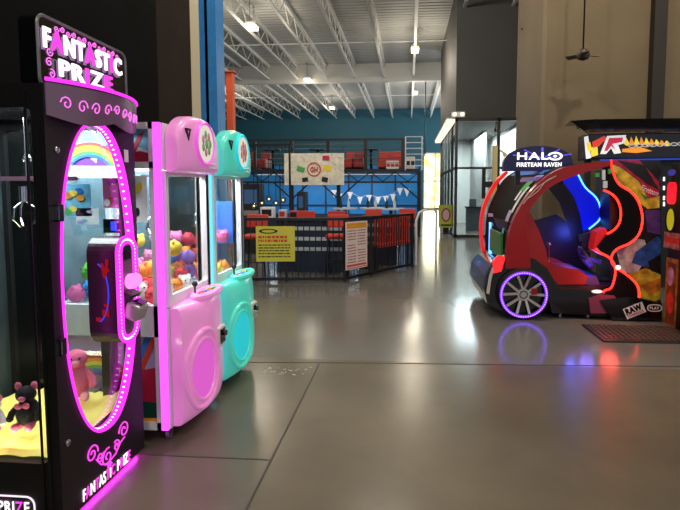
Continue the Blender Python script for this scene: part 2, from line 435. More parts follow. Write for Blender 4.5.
# ------------------------------------------------------------------ ceiling lamps
LENS = emis('lamp_lens', (255, 226, 165), 9)
proto = None
spots = [(252, 27, 'high bay lamp largest and nearest among the left roof joists'), (308, 80, 'high bay lamp in the middle of the roof beyond the cross beam'),
         (332, 108, 'small far high bay lamp just above the top of the teal wall'), (415, 50, 'bright high bay lamp hanging left of the grey bulkhead'),
         (415, 93, 'far high bay lamp below the bright one left of the bulkhead'), (231, 100, 'high bay lamp half hidden behind the orange post')]
LZ = 7.45
for i, (px, py, lb) in enumerate(spots):
    p = onZ(px, py, LZ)
    if i == 0:
        proto = t = thing('high_bay_lamp', p, lb, 'ceiling lamp', 'high bay lamps under the roof')
        m = MB(); m.box((p.x - .17, p.y - .32, p.z + .03), (p.x + .17, p.y + .32, p.z + .12), bev=.02); part('housing', m, WHITE, t)
        m = MB(); m.box((p.x - .15, p.y - .29, p.z - .05), (p.x + .15, p.y + .29, p.z + .03)); part('lens', m, LENS, t)
        for q in (-.25, .25): part('hanger', MB().cyl((p.x, p.y + q, p.z + .12), (p.x, p.y + q, CEIL), .012, 6), GREY, t)
    else: t = dup(proto, p, 0, lb)
    lamp('POINT', p - Vector((0, 0, .7)), 60 if i == 1 else 190, (1, .88, .7), .55)
for x, y in ((-1.0, 4.5), (3.2, 5.5), (-.5, 10.5), (-5.5, 12), (5, 0), (-.5, -3)):  # unseen lamps added to brighten the front floor and machines
    t = dup(proto, (x, y, LZ), 0, 'added high bay lamp over the front aisle, out of view')
    lamp('POINT', (x, y, LZ - .25), 420, (1, .9, .74), .18)

# pendant fans
def fan(px, py, Y, lb, r):
    p = onY(px, py, Y); t = thing('ceiling_fan', p, lb, 'ceiling fan')
    m = MB(); m.cyl(p + Vector((0, 0, .1)), (p.x, p.y, CEIL), .014, 8); part('down_rod', m, DARK, t)
    m = MB(); m.lathe([(.03, .14), (.09, .1), (.11, .03), (.09, -.03), (.02, -.06)], p, 'Z', 20); part('motor', m, mat('bronze_metal', (70, 58, 44), .4, .5), t)
    for k in range(3):
        a = .35 + k * 2 * PI / 3; d = Vector((math.cos(a), math.sin(a), 0)); n = Vector((-d.y, d.x, 0))
        m = MB(); b = m.grid([[p + d * s + n * q * (.05 + .04 * s) + Vector((0, 0, .02 + q * .015 + e)) for q in (-1, 0, 1)] for e, s in ((0, .1), (0, r * .5), (0, r), (.008, r), (.008, r * .5), (.008, .1))])
        part('blade', m, mat('fan_blade', (96, 84, 66), .5), t)
fan(583, 57, 9.0, 'small ceiling fan on a long rod in front of the tan wall', .28)
fan(540, 27, 11.6, 'ceiling fan high up beside the wall corner and bulkhead', .42)

# black hanging cable by the far window
p = onY(425, 155, 30)
tag(MB().cyl((p.x, 30, 3.6), (p.x, 30, CEIL), .03, 8).build('hanging_conduit', DARK), 'thin black vertical conduit in front of the far teal wall', 'conduit')

# ================================================================== PRIZE CLAW MACHINE (black, left foreground)
AX = [mat('art_sky', (120, 190, 225), .5), mat('art_white', (238, 238, 240), .5), mat('art_purple', (112, 62, 170), .5), mat('art_red', (228, 60, 50), .5),
      mat('art_orange', (245, 150, 40), .5), mat('art_yellow', (250, 220, 60), .5), mat('art_green', (70, 180, 80), .5), mat('art_blue', (50, 110, 210), .5),
      mat('art_crimson', (205, 30, 75), .5), mat('art_dark_green', (22, 70, 55), .5), mat('art_lilac', (190, 165, 215), .5), mat('art_black', (20, 20, 24), .5), mat('art_pink', (240, 110, 180), .5)]
def art_y(name, parent, Y, items, label=None):
    """printed panel facing the aisle: (polygon in (X,z), colour index), stacked in thin layers"""
    m = MB(); k = 0
    for poly, ci in items:
        m.m = ci; m.plate(poly, [], YF(Y - .0012 * k), 0, .0012); k += 1
    return part(name, m, AX, parent, label)
def pp(pts, Y): return [(p.x, p.z) for p in (onY(x, y, Y) for x, y in pts)]
def arc_band(cx, cz, r0, r1, a0, a1, n=16, sx=1.0):
    A = [(cx + sx * r0 * math.cos(math.radians(a0 + (a1 - a0) * i / n)), cz + r0 * math.sin(math.radians(a0 + (a1 - a0) * i / n))) for i in range(n + 1)]
    B = [(cx + sx * r1 * math.cos(math.radians(a0 + (a1 - a0) * i / n)), cz + r1 * math.sin(math.radians(a0 + (a1 - a0) * i / n))) for i in range(n + 1)]
    return A + B[::-1]

FX, FB, FY0, FY1, FT = -1.6, -2.45, 2.105, 2.83, 2.07
P = thing('prize_claw_machine', (-2.0, 2.46, 0), 'tall black prize claw machine with oval pink-lit opening and sign on top', 'claw machine')
ov = oval(2.475, 1.135, .305, .805, 72, 2.25)
m = MB(); m.plate(rect(FY0, .03, FY1, FT), [ov], XF(FX), -.03, 0); part('front_panel', m, BLACK, P)
wx = onY(34, 130, FY0).x; wz1 = onY(20, 107, FY0).z; wz0 = onY(20, 463, FY0).z
hole = rrect(FB + .06, wz0, wx, wz1, .05)
m = MB(); m.plate(rect(FB, .03, FX - .03, FT), [hole], YF(FY0), 0, .03)
m.bar((FX - .05, FY0 - .004, .05), (FX - .05, FY0 - .004, FT - .02), .012); m.bar((FX - .085, FY0 - .004, .05), (FX - .085, FY0 - .004, FT - .02), .008)
part('side_panel', m, BLACK, P)
m = MB(); m.plate(rect(FB, .03, FX - .03, FT), [rrect(FB + .06, wz0, FX - .09, FT - .12, .03)], YF(FY1 - .03), 0, .03); part('side_panel', m, BLACK, P)
m = MB(); m.plate(hole, [], YF(FY0 + .012), 0, .005); part('side_glass', m, GLASS, P)
m = MB(); m.plate(rrect(FB + .06, wz0, FX - .09, FT - .12, .03), [], YF(FY1 - .018), 0, .005); part('side_glass', m, GLASS, P)
m = MB(); m.plate(ov, [], XF(FX - .045), 0, .005); part('front_glass', m, GLASS, P)
m = MB(); m.box((FB, FY0 + .03, .03), (FB + .03, FY1 - .03, FT)); part('back_panel', m, mat('slate_back', (54, 66, 70), .3, noise=.25, nscale=6), P)
m = MB(); m.box((FB + .03, FY0 + .03, FT - .06), (FX - .03, FY1 - .03, FT)); part('roof', m, BLACK, P)
m = MB(); m.box((FB + .03, FY0 + .03, .03), (FX - .03, FY1 - .03, wz0 - .02)); part('base', m, BLACK, P)
for a, b in ((FB + .06, FY0 + .06), (FX - .08, FY0 + .06), (FB + .06, FY1 - .08), (FX - .08, FY1 - .08)):
    m = MB(); m.cyl((a, b, 0), (a, b, .03), .03, 12); part('foot', m, DARK, P)
# pink led reveal inside the oval opening
m = MB()
ring = lambda k, x: [Vector((x, 2.475 + (y - 2.475) * k, 1.135 + (z - 1.135) * (1 - (1 - k) * .4))) for y, z in ov]
m.grid([ring(.985, FX + .004), ring(.978, FX - .016), ring(.972, FX - .036)], True)
m.m = 1
dots = oval(2.475, 1.135, .296, .797, 100, 2.25)
for y, z in dots: m.ell((FX - .016, y, z), (.008, .005, .005), nu=6, nv=4)
part('led_ring', m, [PINKLED, PINKDOT], P, 'oval pink led strip')
m = MB(); m.tube([Vector((FX + .004, y, z)) for y, z in oval(2.475, 1.135, .309, .809, 72, 2.25)], .007, 6, True); part('ring_lip', m, PINKLED, P)
# sign slab
SX = -1.69
m = MB(); m.plate(rrect(2.203, FT + .001, 2.925, 2.41, .045), [], XF(SX), -.09, 0); part('sign', m, BLACKG, P, 'black sign slab with glowing white and pink letters')
sg = P.children[-1] if False else [o for o in P.children if o.name.startswith('sign')][0]
OFF[sg.name] = off(P)
m = MB(); m.tube([Vector((SX, y, z)) for y, z in rrect(2.206, FT + .004, 2.922, 2.407, .045)], .008, 6, True); part('sign_edge', m, GREY, sg)
def xtext(body, px0, py0, px1, py1, hpx, X, mats, parent, cyc, sh=0, depth=.015, name='lettering', bold=0):
    a = onX(px0, py0, X); b = onX(px1, py1, X); t = onX(px0, py0 - hpx, X)
    d = b - a; return text(name, body, mats, parent, a, d, Vector((0, 0, 1)) - d.normalized() * d.normalized().z, d.length, t.z - a.z, depth, cyc, sh, bold)
xtext('FANTASTIC', 43, 47, 121, 76.5, 21, SX + .012, [WHITELIT, PINKLIT], sg, [0, 1, 0, 0, 1, 0, 0, 1, 0], bold=.022, depth=.01)
xtext('FANTASTIC', 41, 49, 119, 78.5, 21, SX + .001, [LETSIDE], sg, None, name='lettering_shadow', bold=.022, depth=.009)
xtext('PRIZE', 59, 76, 112, 92, 17, SX + .012, [WHITELIT, PINKLIT], sg, [0, 0, 1, 0, 1], bold=.022, depth=.01)
xtext('PRIZE', 57, 78, 110, 94, 17, SX + .001, [LETSIDE], sg, None, name='lettering_shadow', bold=.022, depth=.009)
m = MB()
def xcurve(mb, pts, X, r=.0035): mb.tube([Vector((X, y, z)) for y, z in pts], r, 5)
for k in range(13):
    y = 2.33 + .042 * k; z = 2.375 + (.006 if k % 2 else -.004)
    xcurve(m, spiral((y, z), .017, 1.25, 1 if k % 2 else -1, PI if k % 2 else 0, 14), SX + .004, .0028)
for k, (y, z) in enumerate(((2.275, 2.25), (2.27, 2.2), (2.285, 2.15), (2.325, 2.125), (2.875, 2.15), (2.86, 2.11))):
    xcurve(m, spiral((y, z), .022, 1.3, 1 if k % 2 else -1, k, 14), SX + .004, .003)
part('scroll_print', m, emis('pink_scroll', (255, 120, 235), 1.3), sg)
# bulging scalloped canopy below the sign
CG = mat('smoked_canopy_plastic', (92, 76, 90), .25, emit=(150, 90, 140), es=.12)
def can(t, v):      # t along the front, v 0 top .. 1 bottom
    y = 2.115 + .735 * t; x = FX + .005 + .12 * math.sin(PI * t) ** .8 * (1 - .25 * v)
    zb = 1.945 - .03 * abs(math.sin(2 * PI * t * 1.0)) - .012 * (1 - t); return Vector((x, y, 2.085 + (zb - 2.085) * v))
m = MB(); m.grid([[can(i / 40, v / 5) for i in range(41)] for v in range(6)]); m.grid([[can(i / 40, v / 5) - Vector((.006, 0, 0)) for i in range(41)] for v in range(6)])
part('canopy', m, CG, P, 'curved smoked scalloped valance with pink edge'); cn = [o for o in P.children if o.name.startswith('canopy')][0]
m = MB(); m.tube([can(i / 40, -.03) for i in range(41)], .009, 6); part('canopy_edge', m, PINKLED, cn)
m = MB(); m.plate([(c.x, c.y) for c in [can(i / 40, 0) for i in range(41)]] + [(FX, 2.85), (FX, 2.115)], [], ZF(2.075), 0, .008); part('canopy_top', m, BLACK, cn)
m = MB()
for k in range(9):
    t = .1 + .8 * k / 8
    c = can(t, .55) + Vector((.006, 0, 0)); sp = spiral((0, 0), .026, 1.2, 1 if k % 2 else -1, 0 if k % 2 else PI, 12)
    m.tube([can(min(.99, t + a / .735), .55 - b / .13) + Vector((.004, 0, 0)) for a, b in sp], .003, 5)
part('scroll_print', m, emis('pink_scroll', (255, 120, 235), 1.3), cn)
# control box
CY0 = onX(88, 290, FX).y; CX = onY(117, 290, CY0).x; CY1 = onX(137, 290, CX).y; CZ0 = onX(126, 343, CX).z; CZ1 = onX(126, 236, CX).z; CYM = (CY0 + CY1) / 2; CR = (CY1 - CY0) * .46; ZB = onX(130, 281, CX).z
m = MB(); st = rrect(CY0, CZ0, CY1, CZ1, CR, 7); m.plate(st, [], XF(CX), -(CX - FX) - .0, 0); part('control_box', m, mat('dark_plum_plastic', (48, 26, 40), .25), P, 'rounded control box with pink led rims')
cb = [o for o in P.children if o.name.startswith('control_box')][0]
m = MB(); inset = lambda d: rrect(CY0 + d, CZ0 + d, CY1 - d, CZ1 - d, CR - d, 7)
m.tube([Vector((CX + .004, y, z)) for y, z in inset(.004)], .009, 6, True); m.tube([Vector((CX + .006, y, z)) for y, z in inset(.034)], .007, 6, True)
m.m = 1
for d, n in ((.018, 66),):
    L = inset(d); tot = 0; seg = []
    for i in range(len(L)):
        a, b = Vector(L[i]), Vector(L[(i + 1) % len(L)]); seg.append((a, b, (b - a).length)); tot += (b - a).length
    for i in range(n):
        s = tot * i / n
        for a, b, l in seg:
            if s <= l: q = a.lerp(b, s / l if l else 0); m.ell((CX + .004, q.x, q.y), .0055, nu=6, nv=4); break
            s -= l
part('led_rim', m, [PINKLED, PINKDOT], cb)
m = MB(); m.plate(inset(.042), [], XF(CX), 0, .004); part('face_plate', m, mat('mauve_plastic', (120, 88, 112), .35), cb)
m = MB(); m.box((CX + .004, CYM - .03, CZ1 - .12), (CX + .009, CYM + .03, CZ1 - .05)); part('screen', m, BLACKG, cb)
m = MB(); m.cyl((CX + .003, CYM + .01, ZB), (CX + .03, CYM + .01, ZB + .005), .04, 16); m.ell((CX + .045, CYM + .01, ZB + .01), (.028, .032, .036)); part('push_button', m, emis('pink_button', (255, 130, 215), 1.6), cb, 'glowing pink push button')
m = MB(); m.cbox((CX + .022, CYM, ZB - .06), (.05, .09, .02), M=Matrix.Rotation(.5, 4, 'Y')); part('button_shelf', m, DARK, cb)
m = MB(); m.cbox((CX + .04, CYM + .005, ZB - .15), (.08, .1, .085), bev=.012, M=Matrix.Rotation(.35, 4, 'Y')); part('card_reader', m, mat('silver_plastic', (176, 170, 172), .3, .4), cb, 'grey card reader')
m = MB(); m.cbox((CX + .066, CYM + .005, ZB - .102), (.05, .06, .006), M=Matrix.Rotation(.35, 4, 'Y')); part('reader_screen', m, BLACKG, cb)
m = MB(); yy = CY0 - .003
m.tube([Vector((-1.555 + .065 * math.cos(a), yy, ZB - .04 + .15 * math.sin(a))) for a in [(-1.35 + 2.7 * i / 20) for i in range(21)]], .004, 5); part('blue_arc', m, emis('blue_arc_light', (70, 70, 255), .9), cb)
m = MB()
for a, b, c, d in ((-1.52, .11, -1.505, .04), (-1.49, .13, -1.505, .04), (-1.50, .09, -1.485, .07)): m.bar((a, yy, ZB + b), (c, yy, ZB + d), .012)
m.box((-1.525, yy - .003, ZB - .16), (-1.49, yy, ZB - .125)); m.box((-1.515, yy - .003, ZB - .11), (-1.49, yy, ZB - .095)); m.box((-1.56, yy - .003, ZB - .185), (-1.53, yy, ZB - .165))
part('red_print', m, emis('red_mark', (200, 30, 50), .5), cb)
m = MB(); q = onY(110, 370, 2.74); m.box((q.x - .03, 2.71, wz0 - .015), (min(q.x + .03, FX - .05), 2.78, .86)); part('support_post', m, DARK, P)
# ornament and lettering on the front foot
m = MB(); sx = FX + .003
for c, r, ccw, a0 in (((2.33, .255), .048, 1, -.2), ((2.615, .245), .05, -1, PI), ((2.455, .17), .05, 1, 1.2), ((2.54, .19), .032, -1, 2.2), ((2.395, .205), .03, -1, .4), ((2.47, .115), .02, 1, 0)):
    xcurve(m, spiral(c, r, 1.5, ccw, a0, 30), sx, .0042)
xcurve(m, [(2.36, .21), (2.4, .16), (2.44, .14), (2.48, .14), (2.53, .15), (2.58, .19), (2.62, .2)], sx, .0042)
part('scroll_print', m, emis('pink_scroll2', (240, 70, 215), 1.5), P)
xtext('FANTASTIC PRIZE', 83, 502, 130, 459.5, 12, FX + .001, [WHITELIT, PINKLIT], P, [0, 1, 0, 1, 0, 0, 1], depth=.005, bold=.004)
# lettering in a pill outline on the aisle side
q0 = onY(-70, 507, FY0); q1 = onY(30, 507, FY0)
text('lettering', 'FANTASTIC PRIZE', [WHITELIT, PINKLIT], P, q0 - Vector((0, .003, 0)), (1, 0, 0), (0, 0, 1), q1.x - q0.x, .055, .004, [0, 1, 0, 0, 1, 0, 0, 1, 0, 0, 0, 0, 1, 0, 1], bold=.005)
m = MB(); m.tube([Vector((x, FY0 - .003, z)) for x, z in rrect(q0.x - .02, q0.z - .025, q1.x + .025, q0.z + .08, .04)], .004, 5, True); part('pill_outline', m, emis('white_line', (250, 225, 245), 1.3), P)
for px, py in ((56, 150), (67, 443)):
    c = onX(px, py, FX); m = MB(); m.lathe([(.016, 0), (.016, .008), (.01, .012), (.004, .012)], c, 'X', 14); part('lock', m, CHROME, P)
for px, py in ((57, 213), (60, 347)):
    c = onX(px, py, FX); m = MB(); m.box(c + Vector((0, -.016, -.04)), c + Vector((.02, .022, .04)), bev=.004); m.m = 1; m.box(c + Vector((.0, -.02, -.03)), c + Vector((.022, -.014, .03))); part('latch', m, [DARK, CHROME], P)
c = onX(126, 156, FX); m = MB(); m.box(c + Vector((0, -.02, -.035)), c + Vector((.003, .02, .035))); part('sticker', m, AX[1], P)
# inside: header art, gantry, claw, chute
A = FY1 - .05; xl, xr = -2.02, FX - .1
zb, zt_ = onY(90, 166, A).z, 1.93
cl = lambda pts: pp(pts, A)
rb = onY(88, 188, A)
items = [(rect(xl, zb, xr, zt_), 0), (cl([(60, 166), (64, 145), (75, 150), (92, 147), (110, 150), (122, 166)]), 1), (cl([(66, 166), (84, 153), (100, 166)]), 2), (cl([(96, 166), (100, 148), (112, 143), (124, 146), (128, 166)]), 2)]
for k, ci in enumerate((3, 4, 5, 6, 7)):
    items.append((arc_band(rb.x + .02, zb - .09, .21 - .017 * k, .227 - .017 * k, 28, 152), ci))
items.append((cl([(60, 178), (60, 166), (128, 166), (128, 178)]), 1))
art_y('header_art', P, A, items, 'rainbow and mountain picture')
gz = onY(20, 178, 2.3).z
m = MB(); m.box((FB + .03, 2.44, gz - .01), (FX - .1, 2.46, gz + .012)); part('gantry_bar', m, mat('mauve_metal', (150, 110, 130), .3, .6), P)
c = onY(26, 150, 2.45); m = MB(); m.cyl((c.x, 2.45, gz), (c.x, 2.45, FT - .1), .007, 8)
m.tube([Vector((c.x + .02 * math.cos(a), 2.45, 1.76 + .02 * math.sin(a))) for a in [PI * 1.4 * i / 10 - .5 for i in range(11)]], .006, 6); part('claw_rod', m, CHROME, P)
def claw(parent, c, s=1.0):
    m = MB(); m.cyl(c, (c[0], c[1], c[2] + .1 * s), .022 * s, 12)
    for k in range(3):
        a = k * 2 * PI / 3 + .4; d = Vector((math.cos(a), math.sin(a), 0)); C = Vector(c)
        m.tube([C + d * .01, C + d * .07 * s + Vector((0, 0, -.04 * s)), C + d * .08 * s + Vector((0, 0, -.11 * s)), C + d * .03 * s + Vector((0, 0, -.16 * s))], .006 * s, 6)
    return part('claw', m, CHROME, parent)
claw(P, (c.x - .03, 2.45, gz - .12), .8)
m = MB(); q = onY(94, 412, 2.76); m.box((q.x - .04, 2.73, wz0 - .015), (q.x + .03, 2.79, wz0 + .085)); part('prize_chute', m, GREY, P)
m = MB()
for x in range(13):
    pass
YC = mat('lit_yellow_fabric', (250, 232, 120), .8, emit=(255, 240, 120), es=.25)  # emission puts the glow of the strip-lit floor into the cloth
rows = [[Vector((FB + .07 + (FX - .14 - FB) * i / 18, FY0 + .05 + .62 * j / 12, wz0 - .004 + (.012 + .03 * abs(math.sin(i * .9 + j * .5)) + .05 * (j / 12)) * (1 if 0 < i < 18 and 0 < j else .3))) for i in range(19)] for j in range(13)]
m.grid(rows); part('floor_cloth', m, YC, P, 'crumpled yellow cloth on the machine floor')
lamp('AREA', (-2.0, 2.46, FT - .075), 20, (.92, .97, 1), .5, sizey=.4)
lamp('AREA', (-2.1, FY0 + .06, wz0 + .06), 1.6, (1, .93, .6), .6, (PI / 2 + .5, 0, 0), sizey=.03)
# pink glow under the cabinet
m = MB(); m.box((FX - .03, FY0 + .1, .012), (FX - .022, FY1 - .05, .026)); part('underglow_strip', m, emis('underglow', (235, 40, 255), 45), P)

# soft toys lying in the black machine
def plush(name, c, r, body, second, label, rz=0, bow=None, ears=1, tall=1.15, group=None):
    t = thing(name, c, label, 'soft toy', group); Q = Matrix.Rotation(rz, 4, 'Z'); c = Vector(c)
    V = lambda x, y, z: c + (Q @ Vector((x, y, z))) * r
    Q3 = Q.to_3x3()
    m = MB(); m.ell(V(0, 0, tall), (r * .85, r * .8, r * tall), nu=20, nv=14); part('body', m, body, t)
    m = MB(); m.ell(V(0, -.15, 2 * tall + .35), (r * .72, r * .68, r * .64), nu=20, nv=14); m.m = 1; m.ell(V(0, -.75, 2 * tall + .2), (r * .3, r * .25, r * .22)); part('head', m, [body, second], t)
    for s in (-1, 1):
        if ears:
            m = MB(); m.ell(V(s * .58, -.05, 2 * tall + .95), (r * .3, r * .14, r * .34)); part('ear', m, second if ears == 2 else body, t)
        m = MB(); m.tube([V(s * .6, -.2, tall * 1.45), V(s * .95, -.4, tall * 1.1), V(s * 1.0, -.6, tall * .8)], [r * .28, r * .25, r * .24], 10); m.ell(V(s * 1.0, -.6, tall * .8), r * .26); part('arm', m, body, t)
        m = MB(); m.tube([V(s * .4, -.3, .3), V(s * .5, -.9, .29)], [r * .3, r * .28], 10); m.ell(V(s * .5, -.95, .33), (r * .3, r * .24, r * .32)); part('leg', m, second, t)
        m = MB(); m.ell(V(s * .25, -.78, 2 * tall + .5), r * .08, nu=8, nv=6); part('eye', m, BLACKG, t)
    if bow:
        m = MB()
        for s in (-1, 1): m.ell(V(s * .3, -.8, 2 * tall - .35), (r * .3, r * .12, r * .24))
        m.ell(V(0, -.86, 2 * tall - .35), r * .13); part('bow', m, bow, t)
    return t
PK = mat('pink_plush', (248, 120, 158), .85, bump=.4, nscale=60); WP = mat('white_plush', (238, 228, 228), .9, bump=.5, nscale=70); BP = mat('black_plush', (30, 26, 28), .9, bump=.4, nscale=60)
TZ = wz0 + .095
def at_on(px, py, Y, z): p = onY(px, py, Y); return Vector((p.x, Y, z))
plush('plush_toy', Vector((onY(79, 412, 2.60).x, 2.60, TZ + .01)), .08, PK, mat('light_pink_plush', (255, 170, 190), .85), 'big pink soft toy sitting behind the bottom of the pink oval', .5, ears=0, tall=1.25)
plush('plush_toy', Vector((onY(28, 412, 2.27).x, 2.27, TZ)), .064, BP, PK, 'black and pink soft toy with pink bow behind the side window of the black machine', .2, bow=PK, ears=2)
plush('plush_toy', Vector((onY(-6, 412, 2.225).x, 2.225, wz0 + .09)), .05, WP, PK, 'small white soft toy with pink feet at the edge of the side window', .3, bow=PK, ears=2)

# ================================================================== PINK AND TEAL CLAW MACHINES
def claw_machine(name, y0, y1, label, bodyc, bodyd, led, art_near, badge):
    xf, xb = -1.655, -2.3
    xl0, xl1 = onY(153, 160, 2.93).x, onY(161, 160, 2.93).x
    xf = xl1
    P = thing(name, ((xf + xb) / 2, (y0 + y1) / 2, 0), label, 'claw machine')
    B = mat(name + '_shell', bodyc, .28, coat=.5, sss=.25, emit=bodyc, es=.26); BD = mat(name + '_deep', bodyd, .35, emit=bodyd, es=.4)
    z0, zl, zw0, zw1, zt = .085, onY(145, 337, 2.93).z, onY(145, 306, 2.93).z, onY(145, 165, 2.93).z, onY(148, 122, 2.93).z
    zha, zhm, zbt = onY(166, 172, 2.96).z, onX(190, 113, xf + .105).z, onY(164, 309, 2.96).z
    # white frame
    m = MB()
    for x in (xb, xl0 - .028):
        for y in (y0, y1 - .05):
            m.box((x, y, z0), (x + .03 if x != xb else x + .05, y + .05, zt))
    m.box((xl0 - .03, y1 - .05, z0), (xf, y1, zt))
    for y in (y0, y1 - .04):
        m.box((xb, y, z0), (xl0, y + .04, z0 + .05)); m.box((xb, y, zt - .04), (xl0, y + .04, zt)); m.box((xb, y, zw1 - .02), (xl0, y + .04, zw1 + .02)); m.box((xb, y, zl), (xl0, y + .04, zw0))
    part('frame', m, WHITE, P)
    m = MB(); m.box((xl0, y0 - .006, z0), (xf - .004, y0 + .022, zt), bev=.006); part('led_strip', m, led, P, 'glowing corner light strip')
    m = MB(); m.box((xb, y0 + .04, zt - .05), (xf - .01, y1 - .04, zt)); part('roof', m, WHITE, P)
    m = MB(); m.box((xb, y0 + .04, zw0 - .06), (xf - .02, y1 - .04, zw0 - .02)); part('play_floor', m, WHITE, P)
    m = MB(); m.box((xb + .005, y0 + .05, z0), (xb + .02, y1 - .05, zt - .05)); part('back_panel', m, mat('claw_back', (96, 118, 128), .25, noise=.3, nscale=5), P)
    for y in (y0 + .015, y1 - .025):
        m = MB(); m.box((xb + .05, y, zw0), (xl0 - .03, y + .006, zw1)); part('side_glass', m, GLASS, P)
    m = MB(); m.plate(rect(y0 + .05, zw0 - .02, y1 - .01, zha + .01), [rrect(y0 + .085, zw0 + .05, y1 - .06, zha - .02, .03)], XF(xf), -.03, 0); part('front_frame', m, WHITE, P)
    m = MB(); m.box((xf - .03, y0 + .03, z0), (xf - .002, y1 - .01, zw0 - .03)); part('front_board', m, WHITE, P)
    m = MB(); m.box((xf - .03, y0 + .03, zha + .015), (xf - .002, y1 - .01, zt)); part('front_board', m, WHITE, P)
    m = MB(); m.box((xf - .02, y0 + .08, zw0 + .045), (xf - .014, y1 - .055, zha - .01)); part('front_glass', m, GLASS, P)
    m = MB(); m.box((xb + .05, y0 + .06, z0), (xf - .02, y1 - .06, z0 + .04)); part('bottom_board', m, WHITE, P)
    # art on the near side
    art_near(P, y0, xb + .05, xl0 - .03, zl, z0 + .05, zw1 + .02, zt - .04)
    # bulging head and lower body
    def shape(ya, yb, xo, de, dm, za, z1e, z1m, k, cap=.1):
        N = 30
        def prm(y):
            t = 2 * (y - ya) / (yb - ya) - 1; t = max(-1, min(1, t)); s = (1 - cap) + cap * (1 - abs(t) ** 10) ** .1
            D = (de + (dm - de) * (1 - t * t)) * s; top = z1e + (z1m - z1e) * (1 - abs(t) ** 2.4) ** .6; hh = (top - za) / 2 * (s * .35 + .65); return D, (top + za) / 2, hh
        def sx(y, z):
            D, zc, hh = prm(y); b = max(-1, min(1, (z - zc) / hh)); return xo + D * (1 - abs(b) ** k) ** (1 / k)
        m = MB(); rows = []
        for i in range(N + 1):
            u = .5 - .5 * math.cos(PI * i / N); y = ya + (yb - ya) * u; D, zc, hh = prm(y)
            r = []
            for j in range(25):
                a = -PI / 2 + PI * j / 24; ca, sa = max(0, math.cos(a)), math.sin(a)
                r.append(Vector((xo + D * ca ** (2 / k), y, zc + hh * math.copysign(abs(sa) ** (2 / k), sa))))
            rows.append(r)
        V = m.grid(rows); m._f(V[0]); m._f(V[-1][::-1])
        for i in range(N): m._f([V[i][0], V[i + 1][0], V[i + 1][-1], V[i][-1]])
        return m, sx
    W = y1 - y0
    m, hx = shape(y0 + .055, y1 - .005, xf + .002, .08, .118, zha, zhm - .165, zhm, 4.5)
    hd = part('head', m, B, P, 'rounded glossy top hood'); yc, zc = y0 + .5 * W + .02, onX(201, 143, xf + .115).z
    m = MB(); X = hx(yc, zc)
    m.lathe([(.15, -.03), (.15, .004), (.138, .014), (.128, .008)], (X, yc, zc), 'X', 32); part('badge_ring', m, BD, hd)
    m = MB(); m.lathe([(.124, -.02), (.124, .008), (.01, .012)], (X, yc, zc), 'X', 32); part('badge', m, emis(name + '_badge', (245, 235, 215), .85), hd)
    m = MB()
    for k in range(7):
        a = k * .9; m.m = k % 2
        m.ell((X + .012, yc + .06 * math.cos(a), zc + .06 * math.sin(a)), (.004, .022, .03), nu=10, nv=6)
    m.ell((X + .013, yc, zc), (.004, .03, .035), nu=10, nv=6); part('badge_emblem', m, [mat(q.name + '_pale', tuple(int(255 * min(1, v ** (1 / 2.2) * .55 + .38)) for v in list(q.node_tree.nodes['Principled BSDF'].inputs['Base Color'].default_value)[:3]), .5) for q in badge], hd)
    m = MB(); y = y0 + .16; z = zhm - .13; X = hx(y, z)
    m.plate([(y - .035, z + .03), (y + .035, z + .03), (y, z - .045)], [[(y - .017, z + .018), (y, z - .02), (y + .017, z + .018)][::-1]], XF(X + .004), -.01, .003); part('triangle_mark', m, DARK, hd)
    m = MB()
    for k in range(2): m.tube([Vector((hx(y0 + .47 + .012 * q, zha + .07 - .026 * k) + .003, y0 + .47 + .012 * q, zha + .07 - .026 * k)) for q in range(12)], .006, 6)
    part('small_lettering', m, AX[1], hd)
    m, bxf = shape(y0 + .055, y1 - .005, xf + .002, .08, .155, z0, zbt, zbt + .012, 5)
    bd = part('lower_body', m, B, P, 'bulging glossy front with round porthole')
    for r, tr in ((.185, .018), (.145, .011)):
        pts = [Vector((bxf(yy, zz) + .004, yy, zz)) for yy, zz in oval(y0 + .235, .41, r * .95, r * 1.42, 48)]
        m = MB(); m.tube(pts, tr, 8, True); part('porthole_ring', m, B, bd)
    m = MB(); cyy, czz = y0 + .235, .41
    rows = [[Vector((bxf(cyy + q / 6 * .132 * math.cos(2 * PI * i / 32), czz + q / 6 * .2 * math.sin(2 * PI * i / 32)) + .003, cyy + q / 6 * .132 * math.cos(2 * PI * i / 32), czz + q / 6 * .2 * math.sin(2 * PI * i / 32))) for i in range(32)] for q in range(1, 7)]
    V = m.grid(rows, True); m._f(V[0]); part('porthole_cover', m, BD, bd, 'deeper coloured porthole cover')
    # console tray with buttons
    m = MB(); c = Vector((xf + .075, y0 + .5 * W + .1, zbt + .004))
    m.tube([c + Vector(((.055) * math.cos(2 * PI * i / 32), .19 * math.sin(2 * PI * i / 32), .015)) for i in range(32)], .026, 8, True); part('console_rim', m, B, bd)
    for k, (dx, dy, cm) in enumerate(((0, -.09, 3), (.012, -.02, 7), (-.01, .05, 4), (.015, .1, 6))):
        m = MB(); m.cyl(c + Vector((dx, dy, .0)), c + Vector((dx, dy, .03)), .022, 12); m.ell(c + Vector((dx, dy, .03)), (.021, .021, .012)); part('button', m, AX[cm], bd)
    m = MB(); m.cyl(c + Vector((-.03, -.13, 0)), c + Vector((-.03, -.13, .09)), .007, 8); m.ell(c + Vector((-.03, -.13, .1)), .02); part('joystick', m, DARK, bd)
    yy, zz = y0 + .5, zbt - .3; X = bxf(yy, zz)
    m = MB(); m.box((X - .03, yy - .065, zz - .07), (X + .02, yy + .065, zz + .07), bev=.012); cp = part('coin_plate', m, mat('cream_plastic', (222, 212, 205), .3), bd)
    OFF[cp.name] = off(bd)
